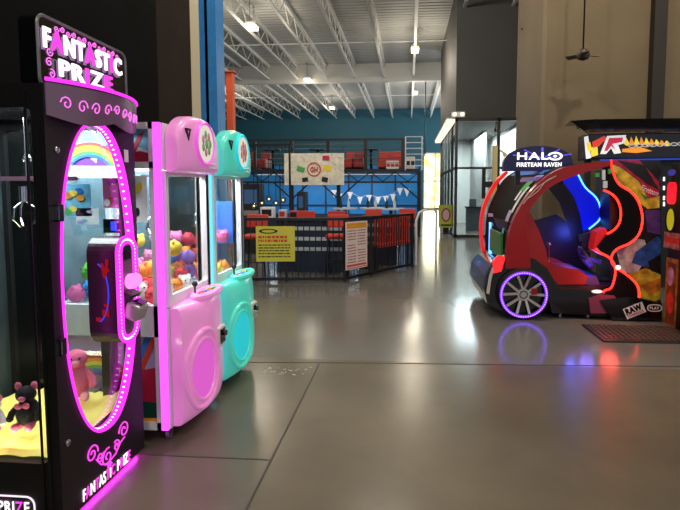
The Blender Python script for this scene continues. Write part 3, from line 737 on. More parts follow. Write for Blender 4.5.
    m = MB(); m.box((X + .018, yy - .045, zz - .05), (X + .024, yy + .045, zz + .05)); m.cyl((X + .02, yy, zz + .02), (X + .05, yy, zz + .02), .02, 12); part('coin_slot', m, BLACKG, bd)
    # claw and casters
    m = MB(); cx = (xf + xb) / 2 + .14; m.box((xb + .05, y0 + .36, zha + .0), (xf - .06, y0 + .38, zha + .02)); part('gantry_bar', m, GREY, P)
    m = MB(); m.cyl((cx, y0 + .37, 1.5), (cx, y0 + .37, zha + .01), .006, 8); part('claw_rod', m, CHROME, P); claw(P, (cx, y0 + .37, 1.42), .8)
    for x in (xb + .08, xf - .04):
        for y in (y0 + .06, y1 - .08):
            m = MB(); m.box((x - .03, y - .03, .072), (x + .03, y + .03, .086)); m.bar((x - .018, y, .078), (x - .018, y + .02, .035), .006, .03); m.bar((x + .018, y, .078), (x + .018, y + .02, .035), .006, .03)
            k = part('caster', m, CHROME, P); m = MB(); m.cyl((x - .012, y + .02, .034), (x + .012, y + .02, .034), .034, 18); part('wheel', m, GREY, k)
    lamp('AREA', ((xf + xb) / 2, (y0 + y1) / 2, zt - .07), 30, (.95, .97, 1), .5)
    lamp('AREA', ((xf + xb) / 2, (y0 + y1) / 2, .6), 5, (.95, .97, 1), .5, (PI / 2, 0, 0))
    return P, (xb + .07, xf - .08, y0 + .07, y1 - .07, zw0 - .018)

def art_pink(P, y0, xl, xr, zl, z0, zh0, zh1):
    Y = y0 + .03; c = lambda pts: pp(pts, Y)
    items = [(rect(xl, zh0, xr, zh1), 0), (c([(100, 168), (100, 157), (112, 150), (126, 154), (138, 147), (152, 152), (152, 168)]), 1), (c([(130, 166), (131, 153), (140, 151), (152, 154), (152, 166)]), 8), (c([(131, 150), (139, 134), (145, 131), (136, 152)]), 8), (c([(104, 166), (110, 156), (120, 166)]), 2)]
    art_y('header_art', P, Y, items, 'pink and blue cloud picture')
    items = [(rect(xl, z0, xr, zl), 10), (c([(60, 432), (60, 398), (80, 388), (100, 394), (125, 384), (134, 432)]), 0)]
    q = onY(98, 392, Y)
    for k, ci in enumerate((3, 4, 5, 6, 7, 2)): items.append((arc_band(q.x, q.z, .225 - .022 * k, .247 - .022 * k, 35, 165), ci))
    items += [(c([(126, 372), (126, 350), (160, 352), (160, 374)]), 10), (c([(132, 368), (146, 336), (153, 336), (138, 370)]), 7), (c([(139, 370), (153, 336), (158, 337), (144, 372)]), 3),
              (c([(118, 402), (120, 372), (132, 366), (146, 369), (161, 366), (161, 402)]), 8), (c([(112, 418), (114, 402), (125, 405), (140, 400), (161, 402), (161, 418)]), 9), (c([(110, 428), (111, 417), (161, 417), (161, 428)]), 4), (c([(128, 425), (132, 419), (146, 421), (150, 425)]), 1)]
    art_y('side_art', P, Y, items, 'rainbow and hills picture low on the side')
    for nm, a, cs in (('balloon poster', (64, 184, 92, 216), (0, 5, 6, 7, 5, 4)), ('white notice', (78, 208, 100, 224), (1, 0, 10)), ('toy picture card', (105, 172, 125, 208), (12, 3, 1, 11)), ('ring picture card', (133, 176, 148, 222), (1, 11, 1, 5))):
        x0, ya, x1, yb = a; q0, q1 = onY(x0, yb, Y), onY(x1, ya, Y); w, h = q1.x - q0.x, q1.z - q0.z
        it = [(rect(q0.x, q0.z, q1.x, q1.z), cs[0])]
        for k, ci in enumerate(cs[1:]):
            for j in range(2): it.append((oval(q0.x + w * (.2 + .6 * ((k * 37 + j * 53) % 10) / 10), q0.z + h * (.15 + .7 * ((k * 29 + j * 61) % 10) / 10), w * .14, h * .1, 12), ci))
        art_y('poster', P, y0 + .014 - .0, it, nm)
    q = onY(115, 226, Y); m = MB(); m.box((q.x - .05, y0 - .012, q.z - .04), (q.x + .05, y0 + .01, q.z + .045)); part('control_unit', m, BLACKG, P)
    m = MB(); m.box((q.x, y0 - .014, q.z - .025), (q.x + .035, y0 - .011, q.z + .03)); part('unit_light', m, emis('unit_blue', (50, 60, 255), 3), P)
def art_teal(P, y0, xl, xr, zl, z0, zh0, zh1):
    Y = y0 + .03
    art_y('header_art', P, Y, [(rect(xl, zh0, xr, zh1), 0), (rect(xl, zh0, xr, zh0 + .06), 1), (oval((xl + xr) / 2, zh0 + .1, .2, .05, 20), 12)])
    art_y('side_art', P, Y, [(rect(xl, z0, xr, zl), 0), (rect(xl, z0, xr, z0 + .2), 7), (oval((xl + xr) / 2, z0 + .3, .2, .09, 20), 1)])
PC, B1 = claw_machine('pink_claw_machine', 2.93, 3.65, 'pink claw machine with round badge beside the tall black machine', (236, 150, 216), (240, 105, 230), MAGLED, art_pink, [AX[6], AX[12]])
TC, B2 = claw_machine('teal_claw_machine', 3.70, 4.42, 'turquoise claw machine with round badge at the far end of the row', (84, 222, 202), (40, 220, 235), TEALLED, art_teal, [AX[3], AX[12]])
m = MB(); q = onY(224, 225, 4.3); m.box((q.x - .2, 4.35, 1.12), (q.x + .06, 4.37, 1.5)); part('poster', m, AX[7], TC, 'blue panel')
TOYC = [('blue', (50, 150, 225)), ('orange', (240, 140, 50)), ('pink', (240, 110, 165)), ('yellow', (245, 210, 70)), ('green', (110, 200, 70)), ('red', (215, 40, 60)), ('white', (235, 232, 230)), ('purple', (140, 90, 190))]
def toy_mesh(ci):
    nm, c = TOYC[ci]; M = mat(nm + '_plush_fabric', c, .75)
    m = MB(); r = .056
    m.ell((0, 0, r), r, nu=12, nv=8); m.ell((0, -.03, r * 1.1), (.02, .03, .018), nu=8, nv=6)
    for s in (-1, 1): m.ell((s * .033, 0, r * 1.75), (.018, .012, .02), nu=8, nv=6)
    m.m = 1
    for s in (-1, 1): m.ell((s * .02, -.05, r * 1.4), .006, nu=6, nv=4)
    return m.build('plush_toy', [M, BLACKG])
TP = {}
def fill(bounds, where, n):
    x0, x1, ya, yb, z = bounds; k = 0; nx, ny = 4, 4
    for lay in range(3):
        ox = .0 if lay % 2 == 0 else .062
        for j in range(ny - lay % 2):
            for i in range(nx - lay % 2):
                x = x0 + .065 + ox + (x1 - x0 - .13) * i / (nx - 1) * (1 if lay % 2 == 0 else .93); y = ya + .065 + ox + (yb - ya - .13) * j / (ny - 1) * (1 if lay % 2 == 0 else .95)
                if lay == 2 and R.random() < .7: continue
                ci = R.randrange(8); zz = z + .002 + lay * .135
                lb = '%s soft toy in the heap inside the %s claw machine' % (TOYC[ci][0], where); gp = 'soft toys heaped in the %s claw machine' % where
                if ci not in TP: o = TP[ci] = toy_mesh(ci)
                else: o = TP[ci].copy(); COL.objects.link(o)
                o.location = (x, y, zz); o.rotation_euler = (0, 0, R.uniform(0, 6.28)); tag(o, lb, 'soft toy', gp)
fill(B1, 'pink', 0); fill(B2, 'turquoise', 0)

# ================================================================== FENCED BAR AREA
RED = mat('orange_red_vinyl', (196, 50, 34), .45); NAVY = mat('navy_laminate', (28, 40, 66), .45); PALE = mat('pale_stripe', (190, 200, 212), .5)
FA, FBm, FC = Vector((-3.1, 8.32, 0)), Vector((-1.084, 8.56, 0)), Vector((.093, 10.37, 0))
P = thing('picket_fence', FBm, 'low black picket fence with top rail around the bar area', 'fence')
FH = 1.1
m = MB()
for a, b in ((FA, FBm), (FBm, FC)): m.bar(a + Vector((0, 0, FH)), b + Vector((0, 0, FH)), .07, .05)
part('top_rail', m, DARK, P)
m = MB()
for a, b in ((FA, FBm), (FBm, FC)): m.bar(a + Vector((0, 0, .06)), b + Vector((0, 0, .06)), .04, .05)
part('bottom_rail', m, DARK, P)
for a, b, n in ((FA, FBm, 20), (FBm, FC, 26)):
    for i in range(n + 1):
        q = a.lerp(b, i / n); big = i in (0, n) or (n == 20 and i == 10) or (n == 26 and i == 9)
        if big:
            if not (a is FBm and i == 0): part('post', MB().cbox(q + Vector((0, 0, .55)), (.05, .05, 1.1), .3), DARK, P)
        else: part('picket', MB().cbox(q + Vector((0, 0, .57)), (.018, .018, 1.0), .3), DARK, P)
# signs tied to the fence
def fence_sign(name, px, Yoff, label, base, draw):
    x0, y0, x1, y1 = px
    # the fence plane: left run
    def hit(x, y):
        r = ray(x, y); n = Vector((FBm.y - FA.y, -(FBm.x - FA.x), 0)).normalized()
        if (x0 + x1) / 2 > 345: n = Vector((FC.y - FBm.y, -(FC.x - FBm.x), 0)).normalized()
        t = (FBm - Vector((0, 0, H))).dot(n) / r.dot(n); return Vector((0, 0, H)) + r * t
    c = [hit(x0, y1), hit(x1, y1), hit(x0, y0)]
    xd = (c[1] - c[0]); xd.z = 0; W = xd.length; xd.normalize(); n = Vector((xd.y, -xd.x, 0)); Hh = c[2].z - c[0].z; O = c[0] + n * Yoff
    fn = lambda u, v, d: O + xd * u * W + Vector((0, 0, v * Hh)) + n * d
    P = thing(name, O, label, 'sign')
    m = MB(); m.plate(rect(0, 0, 1, 1), [], fn, 0, .008); part('board', m, base, P); draw(P, fn, W, Hh, O + n * .009, xd)
def words_lines(m, fn, rows, u0, u1, d=.009, h=.028):
    for v, n in rows:
        u = u0
        while u < u1 - .03:
            w = R.uniform(.03, .13) ; w = min(w, u1 - u)
            m.plate(rect(u, v, u + w, v + h), [], fn, d, d + .001); u += w + .02
YS = mat('yellow_sign', (206, 196, 62), .5); INK = mat('black_ink', (25, 25, 25), .6); REDI = mat('red_ink', (205, 60, 35), .6)
def d1(P, fn, W, Hh, O, xd):
    m = MB(); m.plate([(.32 + .24 * math.cos(a), .86 + .07 * math.sin(a)) for a in [2 * PI * i / 24 for i in range(24)]], [[(.32 + .17 * math.cos(a), .86 + .04 * math.sin(a)) for a in [2 * PI * i / 24 for i in range(24)]]], fn, .008, .01); part('emblem', m, INK, P)
    up = Vector((0, 0, 1))
    text('lettering', 'THROW', INK, P, O + xd * W * .21 + up * Hh * .84, xd, up, W * .22, Hh * .045, .003) if False else None
    m = MB(); words_lines(m, fn, ((.66, 1), (.555, 1)), .06, .8, h=.07); part('red_lettering', m, REDI, P)
    m = MB(); words_lines(m, fn, ((.45, 1), (.37, 1), (.29, 1), (.21, 1), (.12, 1)), .06, .88, h=.034); part('lettering', m, INK, P)
fence_sign('yellow_notice', (257, 226, 295.5, 261), .06, 'yellow notice with red and black lines tied on the black picket fence', YS, d1)
def d2(P, fn, W, Hh, O, xd):
    m = MB(); m.plate(rect(0.04, .86, .96, .97), [], fn, .008, .01); part('header', m, mat('amber_ink', (222, 150, 40), .5), P)
    m = MB(); words_lines(m, fn, [(.8 - .06 * k, 1) for k in range(12) if k != 4], .08, .46, h=.02); words_lines(m, fn, [(.8 - .06 * k, 1) for k in range(12) if k != 6], .54, .92, h=.02); part('lettering', m, mat('maroon_ink', (150, 50, 50), .6), P)
    m = MB(); m.plate(rect(0.04, .06, .96, .1), [], fn, .008, .01); m.plate(rect(.03, .02, .97, .035), [], fn, .008, .01); part('footer', m, REDI, P)
fence_sign('menu_board', (341.5, 222, 363, 270), .09, 'tall white menu board with amber header tied on the black picket fence', mat('menu_white', (226, 208, 205), .5), d2)
# curved white handrail at the fence end
q = Vector((.3, 10.8, 0)); m = MB()
m.tube([q + Vector((-.12, -.1, 0)), q + Vector((-.12, -.1, .95)), q + Vector((-.06, -.05, 1.12)), q + Vector((.08, .1, 1.18)), q + Vector((.3, .5, 1.18)), q + Vector((.34, .56, 1.1)), q + Vector((.34, .56, 0))], .025, 8)
tag(m.build('handrail', WHITE), 'curved white tubular handrail at the right end of the picket fence', 'handrail')
# counters and stools inside the fence
def counter(x0, x1, y, label, h=1.0):
    P = thing('striped_counter', ((x0 + x1) / 2, y, 0), label, 'counter')
    m = MB(); m.box((x0, y, 0), (x1, y + .5, h)); part('body', m, NAVY, P)
    m = MB()
    for z in (.42, .62, .82): m.box((x0 + .02, y - .008, z), (x1 - .02, y, z + .07))
    part('stripe', m, PALE, P)
    m = MB(); m.box((x0 - .05, y - .08, h), (x1 + .05, y + .55, h + .04), bev=.01); part('top', m, DARK, P)
counter(-2.55, -1.25, 9.55, 'navy and white striped counter behind the left run of the fence')
counter(-.95, -.25, 10.6, 'navy and white striped counter behind the bend of the fence')
protoS = None
def stool(x, y, rz, label):
    global protoS
    if protoS is None:
        P = protoS = thing('bar_stool', (x, y, 0), label, 'bar stool', 'orange red bar stools behind the fence'); c = Vector((x, y, 0))
        m = MB(); m.cbox(c + Vector((0, 0, .76)), (.4, .4, .08), bev=.03); part('seat', m, RED, P)
        m = MB(); m.cbox(c + Vector((0, .19, 1.03)), (.4, .05, .24), bev=.02, M=Matrix.Rotation(-.12, 4, 'X')); part('backrest', m, RED, P)
        for sx_ in (-1, 1):
            for sy_ in (-1, 1):
                m = MB(); m.tube([c + Vector((sx_ * .15, sy_ * .15, .73)), c + Vector((sx_ * .2, sy_ * .2, 0))], .014, 8); part('leg', m, DARK, P)
            m = MB(); m.tube([c + Vector((sx_ * .17, .17, .74)), c + Vector((sx_ * .17, .185, 1.0))], .012, 8); part('back_rod', m, DARK, P)
        m = MB(); m.tube([c + Vector((a, b, .3)) for a, b in ((.18, .18), (-.18, .18), (-.18, -.18), (.18, -.18))], .01, 6, True); part('foot_ring', m, DARK, P)
    else: dup(protoS, (x, y, 0), rz, label)
for x, y, rz, lb in ((-2.2, 10.5, .2, 'orange red bar stool leftmost behind the striped counter by the yellow notice'), (-1.55, 10.5, -.1, 'orange red bar stool second from the left behind the striped counter'),
                     (-.75, 11.6, .3, 'orange red bar stool behind the counter at the bend of the fence'), (-.05, 11.9, -.2, 'orange red bar stool near the right end of the fence'), (-2.75, 8.85, .1, 'orange red bar stool close behind the fence beside the turquoise machine'),
                     (-1.28, 9.0, .05, 'orange red bar stool close behind the menu board')): stool(x, y, rz, lb)
P = thing('red_slatted_bench', (-.3, 10.5, 0), 'long orange red slatted panel bench behind the right run of the fence', 'bench')
a, b = Vector((-.62, 9.75, 0)), Vector((.0, 10.75, 0)); n = Vector((-(b - a).y, (b - a).x, 0)).normalized() * .12
for k in range(11):
    q = a.lerp(b, k / 10) ; m = MB(); m.cbox(q + n * 0 + Vector((0, 0, .78)), (.06, .03, .5), 1.0); part('slat', m, RED, P)
m = MB(); m.bar(a + Vector((0, 0, .5)), b + Vector((0, 0, .5)), .2, .06); part('seat', m, RED, P)
for q in (a, b): 
    m = MB(); m.cbox(q + Vector((0, 0, .25)), (.06, .1, .5)); part('leg', m, DARK, P)
P = thing('equipment_box', (-.2, 9.75, 0), 'black equipment box low behind the right run of the fence', 'box')
m = MB(); m.box((-1.0, 10.05, 0), (-.62, 10.4, .5), bev=.02); part('body', m, BLACK, P)
# small counter-top things at the left of the fence
def boxy(name, px, py, Y, dims, z, m_, label, cat, lid=None):
    p = onY(px, py, Y); P = thing(name, (p.x, Y, z), label, cat)
    m = MB(); m.box((p.x - dims[0] / 2, Y - dims[1] / 2, z), (p.x + dims[0] / 2, Y + dims[1] / 2, z + dims[2]), bev=.01); part('body', m, m_, P)
    m = MB(); m.box((p.x - dims[0] * .38, Y - dims[1] / 2 - .004, z + dims[2] * .2), (p.x + dims[0] * .38, Y - dims[1] / 2, z + dims[2] * .8)); part('panel', m, lid or DARK, P)
CT = 1.04
boxy('napkin_rack', 268, 215, 9.8, (.26, .2, .22), CT, WHITE, 'white framed rack standing on the striped counter above the yellow notice', 'rack')
boxy('condiment_box', 283, 215, 9.8, (.14, .16, .17), CT, PALE, 'small pale box on the striped counter beside the white rack', 'box', RED)
boxy('drink_box', 294, 215, 9.75, (.16, .16, .15), CT, RED, 'small red box on the striped counter at its right end', 'box')
# pendant bulbs over the counter
for k, (px, py) in enumerate(((254, 206), (262, 203), (269, 199), (276, 203), (283, 200))):
    p = onY(px, py, 11.5); P = thing('globe_pendant', p, ['leftmost', 'second', 'middle', 'fourth', 'rightmost'][k] + ' of the glass globe pendants under the raised platform', 'pendant lamp', 'globe pendants beside the raised platform')
    m = MB(); m.ell(p, .08); part('globe', m, glassy('pendant_glass', (210, 215, 215), .12), P); m = MB(); m.ell(p, .025); part('bulb', m, emis('bulb', (255, 225, 170), 2.5), P)
    m = MB(); m.cyl(p + Vector((0, 0, .08)), (p.x, p.y, 2.608), .008, 6); part('cord', m, DARK, P)
m = MB(); a = onY(240, 180, 11.5).x; b = onY(292, 180, 11.5).x
m.bar((a, 11.5, 2.64), (b, 11.5, 2.64), .05); m.cyl((a + .05, 11.5, 0), (a + .05, 11.5, 2.62), .025); m.cyl((b - .05, 11.5, 0), (b - .05, 11.5, 2.62), .025)
tag(m.build('pendant_track', DARK), 'black post and rail frame that carries the globe pendants', 'lamp track')

# ================================================================== RAISED PLATFORM
DY = 17.0
pa = onY(243, 168, DY); pb = onY(420, 168, DY); X0, X1 = pa.x - .6, pb.x; zd = onY(340, 169, DY).z; zr = onY(340, 139, DY).z; zt = onY(340, 183, DY).z
P = thing('raised_platform', ((X0 + X1) / 2, DY, 0), 'raised black steel viewing platform with rails in front of the teal wall', 'platform')
m = MB(); m.box((X0, DY, zd - .1), (X1, DY + 2.6, zd)); part('deck', m, DARK, P)
m = MB(); m.box((X0, DY, zt), (X1, DY + .1, zt + .06)); n = 16
for k in range(n):
    xa_, xb_ = X0 + (X1 - X0) * k / n, X0 + (X1 - X0) * (k + 1) / n
    a, b = (zt + .05, zd - .1) if k % 2 else (zd - .1, zt + .05); m.bar((xa_, DY + .05, a), (xb_, DY + .05, b), .035)
part('truss', m, DARK, P)
posts = [onY(px, 200, DY).x for px in (291, 338, 419)]
for i, x in enumerate([X0 + .1] + posts):
    m = MB(); m.box((x - .06, DY + .1, 0), (x + .06, DY + .22, zd - .1)); part('post', m, DARK, P)
    for s in (-1, 1):
        if x + s * .6 > X1 or x + s * .6 < X0: continue
        m = MB(); m.bar((x, DY + .16, zt - .55), (x + s * .62, DY + .16, zt), .05); part('knee_brace', m, DARK, P)
for px in (254, 291, 328, 365.5, 403):
    x = onY(px, 150, DY).x; m = MB(); m.box((x - .06, DY + .02, zd), (x + .06, DY + .1, zr)); part('rail_post', m, DARK, P)
m = MB(); m.box((X0, DY, zr - .05), (X1 - .5, DY + .1, zr + .02)); part('top_rail', m, DARK, P)
for k in range(5):
    z = zd + (zr - zd) * (.2 + .16 * k); m = MB(); m.tube([(X0, DY + .05, z), (X1 - .5, DY + .05, z)], .012, 6); part('cable', m, GREY, P)
m = MB(); m.box((X0 + .4, DY + 2.3, zd - .125), (X1 - .3, DY + 2.34, zd - .1)); part('fill_strip', m, emis('fill_strip_lens', (240, 246, 255), .6), P)  # glowing strip added under the deck to brighten the blue mural
lamp('AREA', ((X0 + X1) / 2, DY + 2.32, zd - .14), 110, (.95, .98, 1), 5, None, 'fill_strip_source', .15)  # fill lamp for the mural, just below the added strip
# white safety gate end rail
xg0, xg1 = onY(405.5, 150, DY).x, onY(422, 150, DY).x
m = MB()
for k in range(6):
    z = zd + .1 + (zr + .05 - zd - .1) * k / 5; m.tube([(xg0, DY - .04, z), (xg1, DY - .04, z), (xg1 + .04, DY + .5, z)], .016, 6)
for x in (xg0, xg1): m.tube([(x, DY - .04, zd - .05), (x, DY - .04, zr + .06)], .02, 6)
part('end_rail', m, WHITE, P, 'white tubular rail at the right end')
# things up on the platform
def sofa(px0, px1, Y, label, c, grp='red sofas on the raised platform'):
    x0, x1 = onY(px0, 160, Y).x, onY(px1, 160, Y).x; P = thing('red_sofa', ((x0 + x1) / 2, Y, zd), label, 'sofa', grp); z = zd
    m = MB(); m.box((x0, Y - .35, z + .08), (x1, Y + .35, z + .42), bev=.04); part('seat', m, c, P)
    n = max(1, int((x1 - x0) / .3)); 
    for k in range(n):
        m = MB(); a = x0 + (x1 - x0) * k / n; m.box((a + .01, Y + .36, z + .43), (a + (x1 - x0) / n - .01, Y + .5, z + .7), bev=.03); part('back_cushion', m, c, P)
    m = MB(); m.box((x0, Y + .36, z + .02), (x1, Y + .5, z + .42)); part('frame', m, DARK, P)
    for x in (x0 + .05, x1 - .05):
        for y in (Y - .3, Y + .45): part('leg', MB().cyl((x, y, z + .003), (x, y, z + .08), .02, 8), DARK, P)
DR = mat('dark_red_vinyl', (150, 26, 32), .45)
sofa(248, 253, DY + 1.2, 'short red seat at the left end of the raised platform', RED); sofa(258, 268, DY + 1.4, 'red seat left of the banner on the raised platform', DR)
sofa(345, 353, DY + 1.3, 'orange red seat just right of the banner on the raised platform', RED); sofa(354, 364, DY + 1.3, 'dark red seat left of the platform rail post right of the banner', DR); sofa(378, 402, DY + 1.3, 'widest orange red sofa on the raised platform with ribbed back', RED)
def pbox(px0, px1, pyt, Y, label, c, marks):
    x0, x1 = onY(px0, 160, Y).x, onY(px1, 160, Y).x; zz = onY(px0, pyt, Y).z; P = thing('white_cabinet', ((x0 + x1) / 2, Y, zd), label, 'cabinet')
    m = MB(); m.box((x0, Y - .2, zd + .003), (x1, Y + .2, zz), bev=.02); part('body', m, c, P)
    m = MB()
    for k in range(marks): a = x0 + (x1 - x0) * (k + .5) / marks; m.box((a - .06, Y - .206, zd + (zz - zd) * .3), (a + .06, Y - .2, zd + (zz - zd) * .65))
    part('label_plate', m, RED if marks > 2 else DARK, P)
pbox(386.5, 399, 161, DY + .55, 'wide white cabinet with red label before the widest sofa', WHITE, 3)
pbox(406, 415, 157, DY + .5, 'white cabinet behind the white end rail of the raised platform', WHITE, 2)
for px in (273, 318, 371):
    x = onY(px, 160, DY + .9).x; P = thing('cocktail_table', (x, DY + .9, zd), {273: 'small black table on the platform left of the banner', 318: 'small black table on the platform behind the banner', 371: 'small black table on the platform beside the widest sofa'}[px], 'table')
    part('table_top', MB().cyl((x, DY + .9, zd + .7), (x, DY + .9, zd + .74), .3, 20), DARK, P); part('pedestal', MB().cyl((x, DY + .9, zd + .02), (x, DY + .9, zd + .7), .04, 10), DARK, P); part('base', MB().cyl((x, DY + .9, zd + .003), (x, DY + .9, zd + .02), .22, 20), DARK, P)
# banner
a = onY(284.5, 185, DY - .08); b = onY(344, 153, DY - .08); W, Hh = b.x - a.x, b.z - a.z
P = thing('banner', ((a.x + b.x) / 2, DY - .08, a.z), 'cream sketched banner with red round emblem hung on the platform rail', 'banner')
m = MB(); rows = [[Vector((a.x + W * i / 20, DY - .08 + .015 * math.sin(i * .9 + j), a.z + Hh * j / 10)) for i in range(21)] for j in range(11)]; m.grid(rows); m.grid([[p + Vector((0, .004, 0)) for p in r] for r in rows]); part('cloth', m, mat('cream_canvas', (232, 226, 210), .8, noise=.16, nscale=7), P)
c = (a.x + W * .5, a.z + Hh * .49); fY = YF(DY - .105)
m = MB(); m.plate(oval(*c, .24, .24, 32), [oval(*c, .2, .2, 32)], fY, 0, .004); 
text('emblem_letters', 'GH', REDI, P, Vector((c[0] - .13, DY - .102, c[1] - .1)), (1, 0, 0), (0, 0, 1), .26, .19, .004, bold=.04)
part('emblem', m, REDI, P)
m = MB()
for u, v, w, h, ci, ro in ((.28, .5, .13, .15, 6, .3), (.35, .17, .1, .13, 11, -.2), (.68, .17, .1, .15, 11, .2), (.7, .85, .11, .14, 8, 0), (.72, .52, .13, .17, 5, .1)):
    m.m = ci; m.cbox((a.x + W * u, DY - .103, a.z + Hh * v), (W * w, .004, Hh * h), M=Matrix.Rotation(ro, 4, 'Y'))
part('coloured_card', m, AX, P)
m = MB()
for k in range(70):
    u, v = R.uniform(.03, .97), R.uniform(.05, .95)
    if abs(u - .5) < .14: continue
    m.tube([Vector((a.x + W * u, DY - .1, a.z + Hh * v)), Vector((a.x + W * (u + R.uniform(-.02, .02)), DY - .1, a.z + Hh * min(.98, v + R.uniform(.02, .06)))), Vector((a.x + W * min(.98, u + R.uniform(.0, .04)), DY - .1, a.z + Hh * v))], .004, 4)
part('sketch_print', m, mat('pencil', (150, 146, 132), .8), P)
for u in (.02, .98): part('tie_rope', MB().tube([(a.x + W * u, DY - .06, b.z - .02), (a.x + W * u, DY - .03, zr + .03)], .008, 6), DARK, P)
# blue mural panel below and pennants
MY = 21.0; a = onY(236, 217, MY); b = onY(419, 180, MY)
MU = mat('mural_blue', (24, 124, 196), .5, noise=.12, nscale=1.5)
P = thing('mural_screen', ((a.x + b.x) / 2, MY, 0), 'bright blue mural screen under the raised platform', 'screen')
m = MB(); m.box((a.x - 2, MY, .6), (b.x, MY + .06, b.z + .6)); part('panel', m, MU, P)
m = MB(); m.box((a.x - 2, MY - .01, 0), (b.x, MY + .06, .6)); part('kick_board', m, NAVY, P)
for k in range(9):
    x = a.x + (b.x - a.x) * k / 8 ; part('batten', MB().box((x - .03, MY - .02, .6), (x + .03, MY, b.z + .6)), NAVY, P)
m = MB(); zz = onY(340, 206, MY).z; m.box((a.x - 2, MY - .035, zz), (b.x, MY - .02, zz + .06)); part('cross_rail', m, NAVY, P)
pts = [onY(x, y, MY - .3) for x, y in ((334, 190), (340, 194), (350, 192), (360, 197), (369, 195), (378, 197), (386, 196), (393, 194), (400, 188), (407, 189))]
P = thing('pennant_bunting', pts[5], 'string of white pennants hanging before the blue mural screen', 'bunting')
part('cord', MB().tube(pts, .008, 5), WHITE, P)
for p in pts:
    m = MB(); m.plate([(p.x - .12, p.z), (p.x + .12, p.z), (p.x, p.z - .32)], [], YF(p.y), -.004, .004); part('pennant', m, WHITE, P)
for x in (pts[0], pts[-1]): part('hanger', MB().tube([x, (x.x, MY - .04, x.z + .12)], .01, 5), DARK, P)
# dim arcade machines between the fence and the platform
def bulk(px0, px1, Y, h, label):
    x0, x1 = onY(px0, 240, Y).x, onY(px1, 240, Y).x; P = thing('dark_kiosk', ((x0 + x1) / 2, Y, 0), label, 'kiosk')
    m = MB(); m.plate([(0, 0), (.6, 0), (.6, h), (.2, h), (.12, h * .62), (0, h * .55)], [], lambda u, v, d: Vector((x0 + d, Y + u, v)), 0, x1 - x0); part('cabinet', m, BLACK, P)
    m = MB(); m.box((x0 + .05, Y + .14, h * .66), (x1 - .05, Y + .15, h * .92)); part('screen', m, mat('dim_screen', (40, 60, 90), .2, emit=(60, 110, 160), es=.25), P)
bulk(241, 258, 12.2, 1.75, 'dark kiosk at the left end behind the fence beside the turquoise machine'); bulk(296, 304, 13.5, 1.55, 'dark kiosk under the banner behind the fence')
boxy('speaker_box', 344, 210, 13.3, (.4, .3, .34), 0, DARK, 'dark speaker box on the floor behind the menu board', 'speaker')
for k, (px, Y) in enumerate(((345, 14.2), (372, 14.6), (391, 14.0))):
    x = onY(px, 215, Y).x; P = thing('high_table', (x, Y, 0), ['high round table behind the menu board', 'high round table in the middle under the pennants', 'high round table near the right end under the pennants'][k], 'table', 'high round tables under the platform')
    part('table_top', MB().cyl((x, Y, 1.05), (x, Y, 1.09), .36, 22), PALE, P); part('pedestal', MB().cyl((x, Y, .02), (x, Y, 1.05), .05, 12), DARK, P); part('base', MB().cyl((x, Y, 0), (x, Y, .02), .28, 22), DARK, P)
    for q in range(2):
        bx_ = x - .12 + .22 * q; t = tag(MB().lathe([(.04, 0), (.04, .16), (.016, .22), (.016, .3), (.001, .3)], (bx_, Y, 1.091), 'Z', 10).build('bottle', [mat('dark_bottle', (30, 40, 36), .2), mat('pale_bottle', (190, 200, 205), .2)][q]), ('dark bottle on the ' if q == 0 else 'pale bottle on the ') + ['high table behind the menu board', 'middle high table', 'high table near the right end'][k], 'bottle')
# yellow sign on a stand by the window
SY = 18.6; a = onY(438.5, 227.5, SY); b = onY(453.5, 205, SY)
P = thing('poster_stand', ((a.x + b.x) / 2, SY, 0), 'yellow green poster with pink round emblem on a low black stand', 'sign')
m = MB(); m.box((a.x, SY, a.z), (b.x, SY + .03, b.z)); part('board', m, mat('lime_poster', (196, 204, 70), .5), P)
c = ((a.x + b.x) / 2, (a.z + b.z) / 2 + .05); m = MB(); m.plate(oval(*c, .17, .26, 28), [oval(*c, .12, .2, 28)], YF(SY), -.004, 0); part('emblem', m, mat('magenta_ink', (170, 40, 90), .5), P)
m = MB(); m.plate(oval(*c, .12, .2, 28), [], YF(SY), -.003, 0); part('emblem_centre', m, mat('pale_pink_ink', (225, 190, 185), .5), P)
m = MB(); m.box((a.x + .08, SY - .004, a.z + .06), (b.x - .08, SY, a.z + .12)); part('caption', m, INK, P)
m = MB(); m.box((a.x + .15, SY - .2, 0), (b.x - .15, SY + .25, .04)); m.box((c[0] - .1, SY, .04), (c[0] + .1, SY + .04, a.z)); part('stand', m, DARK, P)

# ================================================================== VEHICLE SHOOTER CABINET (HALO)
YN, YFAR = 6.3, 7.9
REDP = mat('red_gloss_paint', (160, 14, 22), .3, coat=.25, spec=.3); SHELL = mat('dark_shell', (11, 11, 16), .65, noise=.4, nscale=7, spec=.08); SEATR = mat('red_seat_vinyl', (165, 22, 30), .4)
o0 = onY(560, 318, YN); P = thing('ride_on_shooter_cabinet', (o0.x, 7.1, 0), 'ride-on vehicle arcade cabinet with red hoop, wheel and HALO sign', 'arcade cabinet')
P2 = lambda pts, Y=YN: [(p.x, p.z) for p in (onY(x, y, Y) for x, y in pts)]
def smooth(pts, n=4):
    out = []
    for i in range(len(pts) - 1):
        p0 = Vector(pts[max(i - 1, 0)]); p1 = Vector(pts[i]); p2 = Vector(pts[i + 1]); p3 = Vector(pts[min(i + 2, len(pts) - 1)])
        for k in range(n):
            t = k / n; out.append(.5 * ((2 * p1) + (p2 - p0) * t + (2 * p0 - 5 * p1 + 4 * p2 - p3) * t * t + (3 * p1 - p0 - 3 * p2 + p3) * t ** 3))
    out.append(Vector(pts[-1])); return [tuple(q) for q in out]
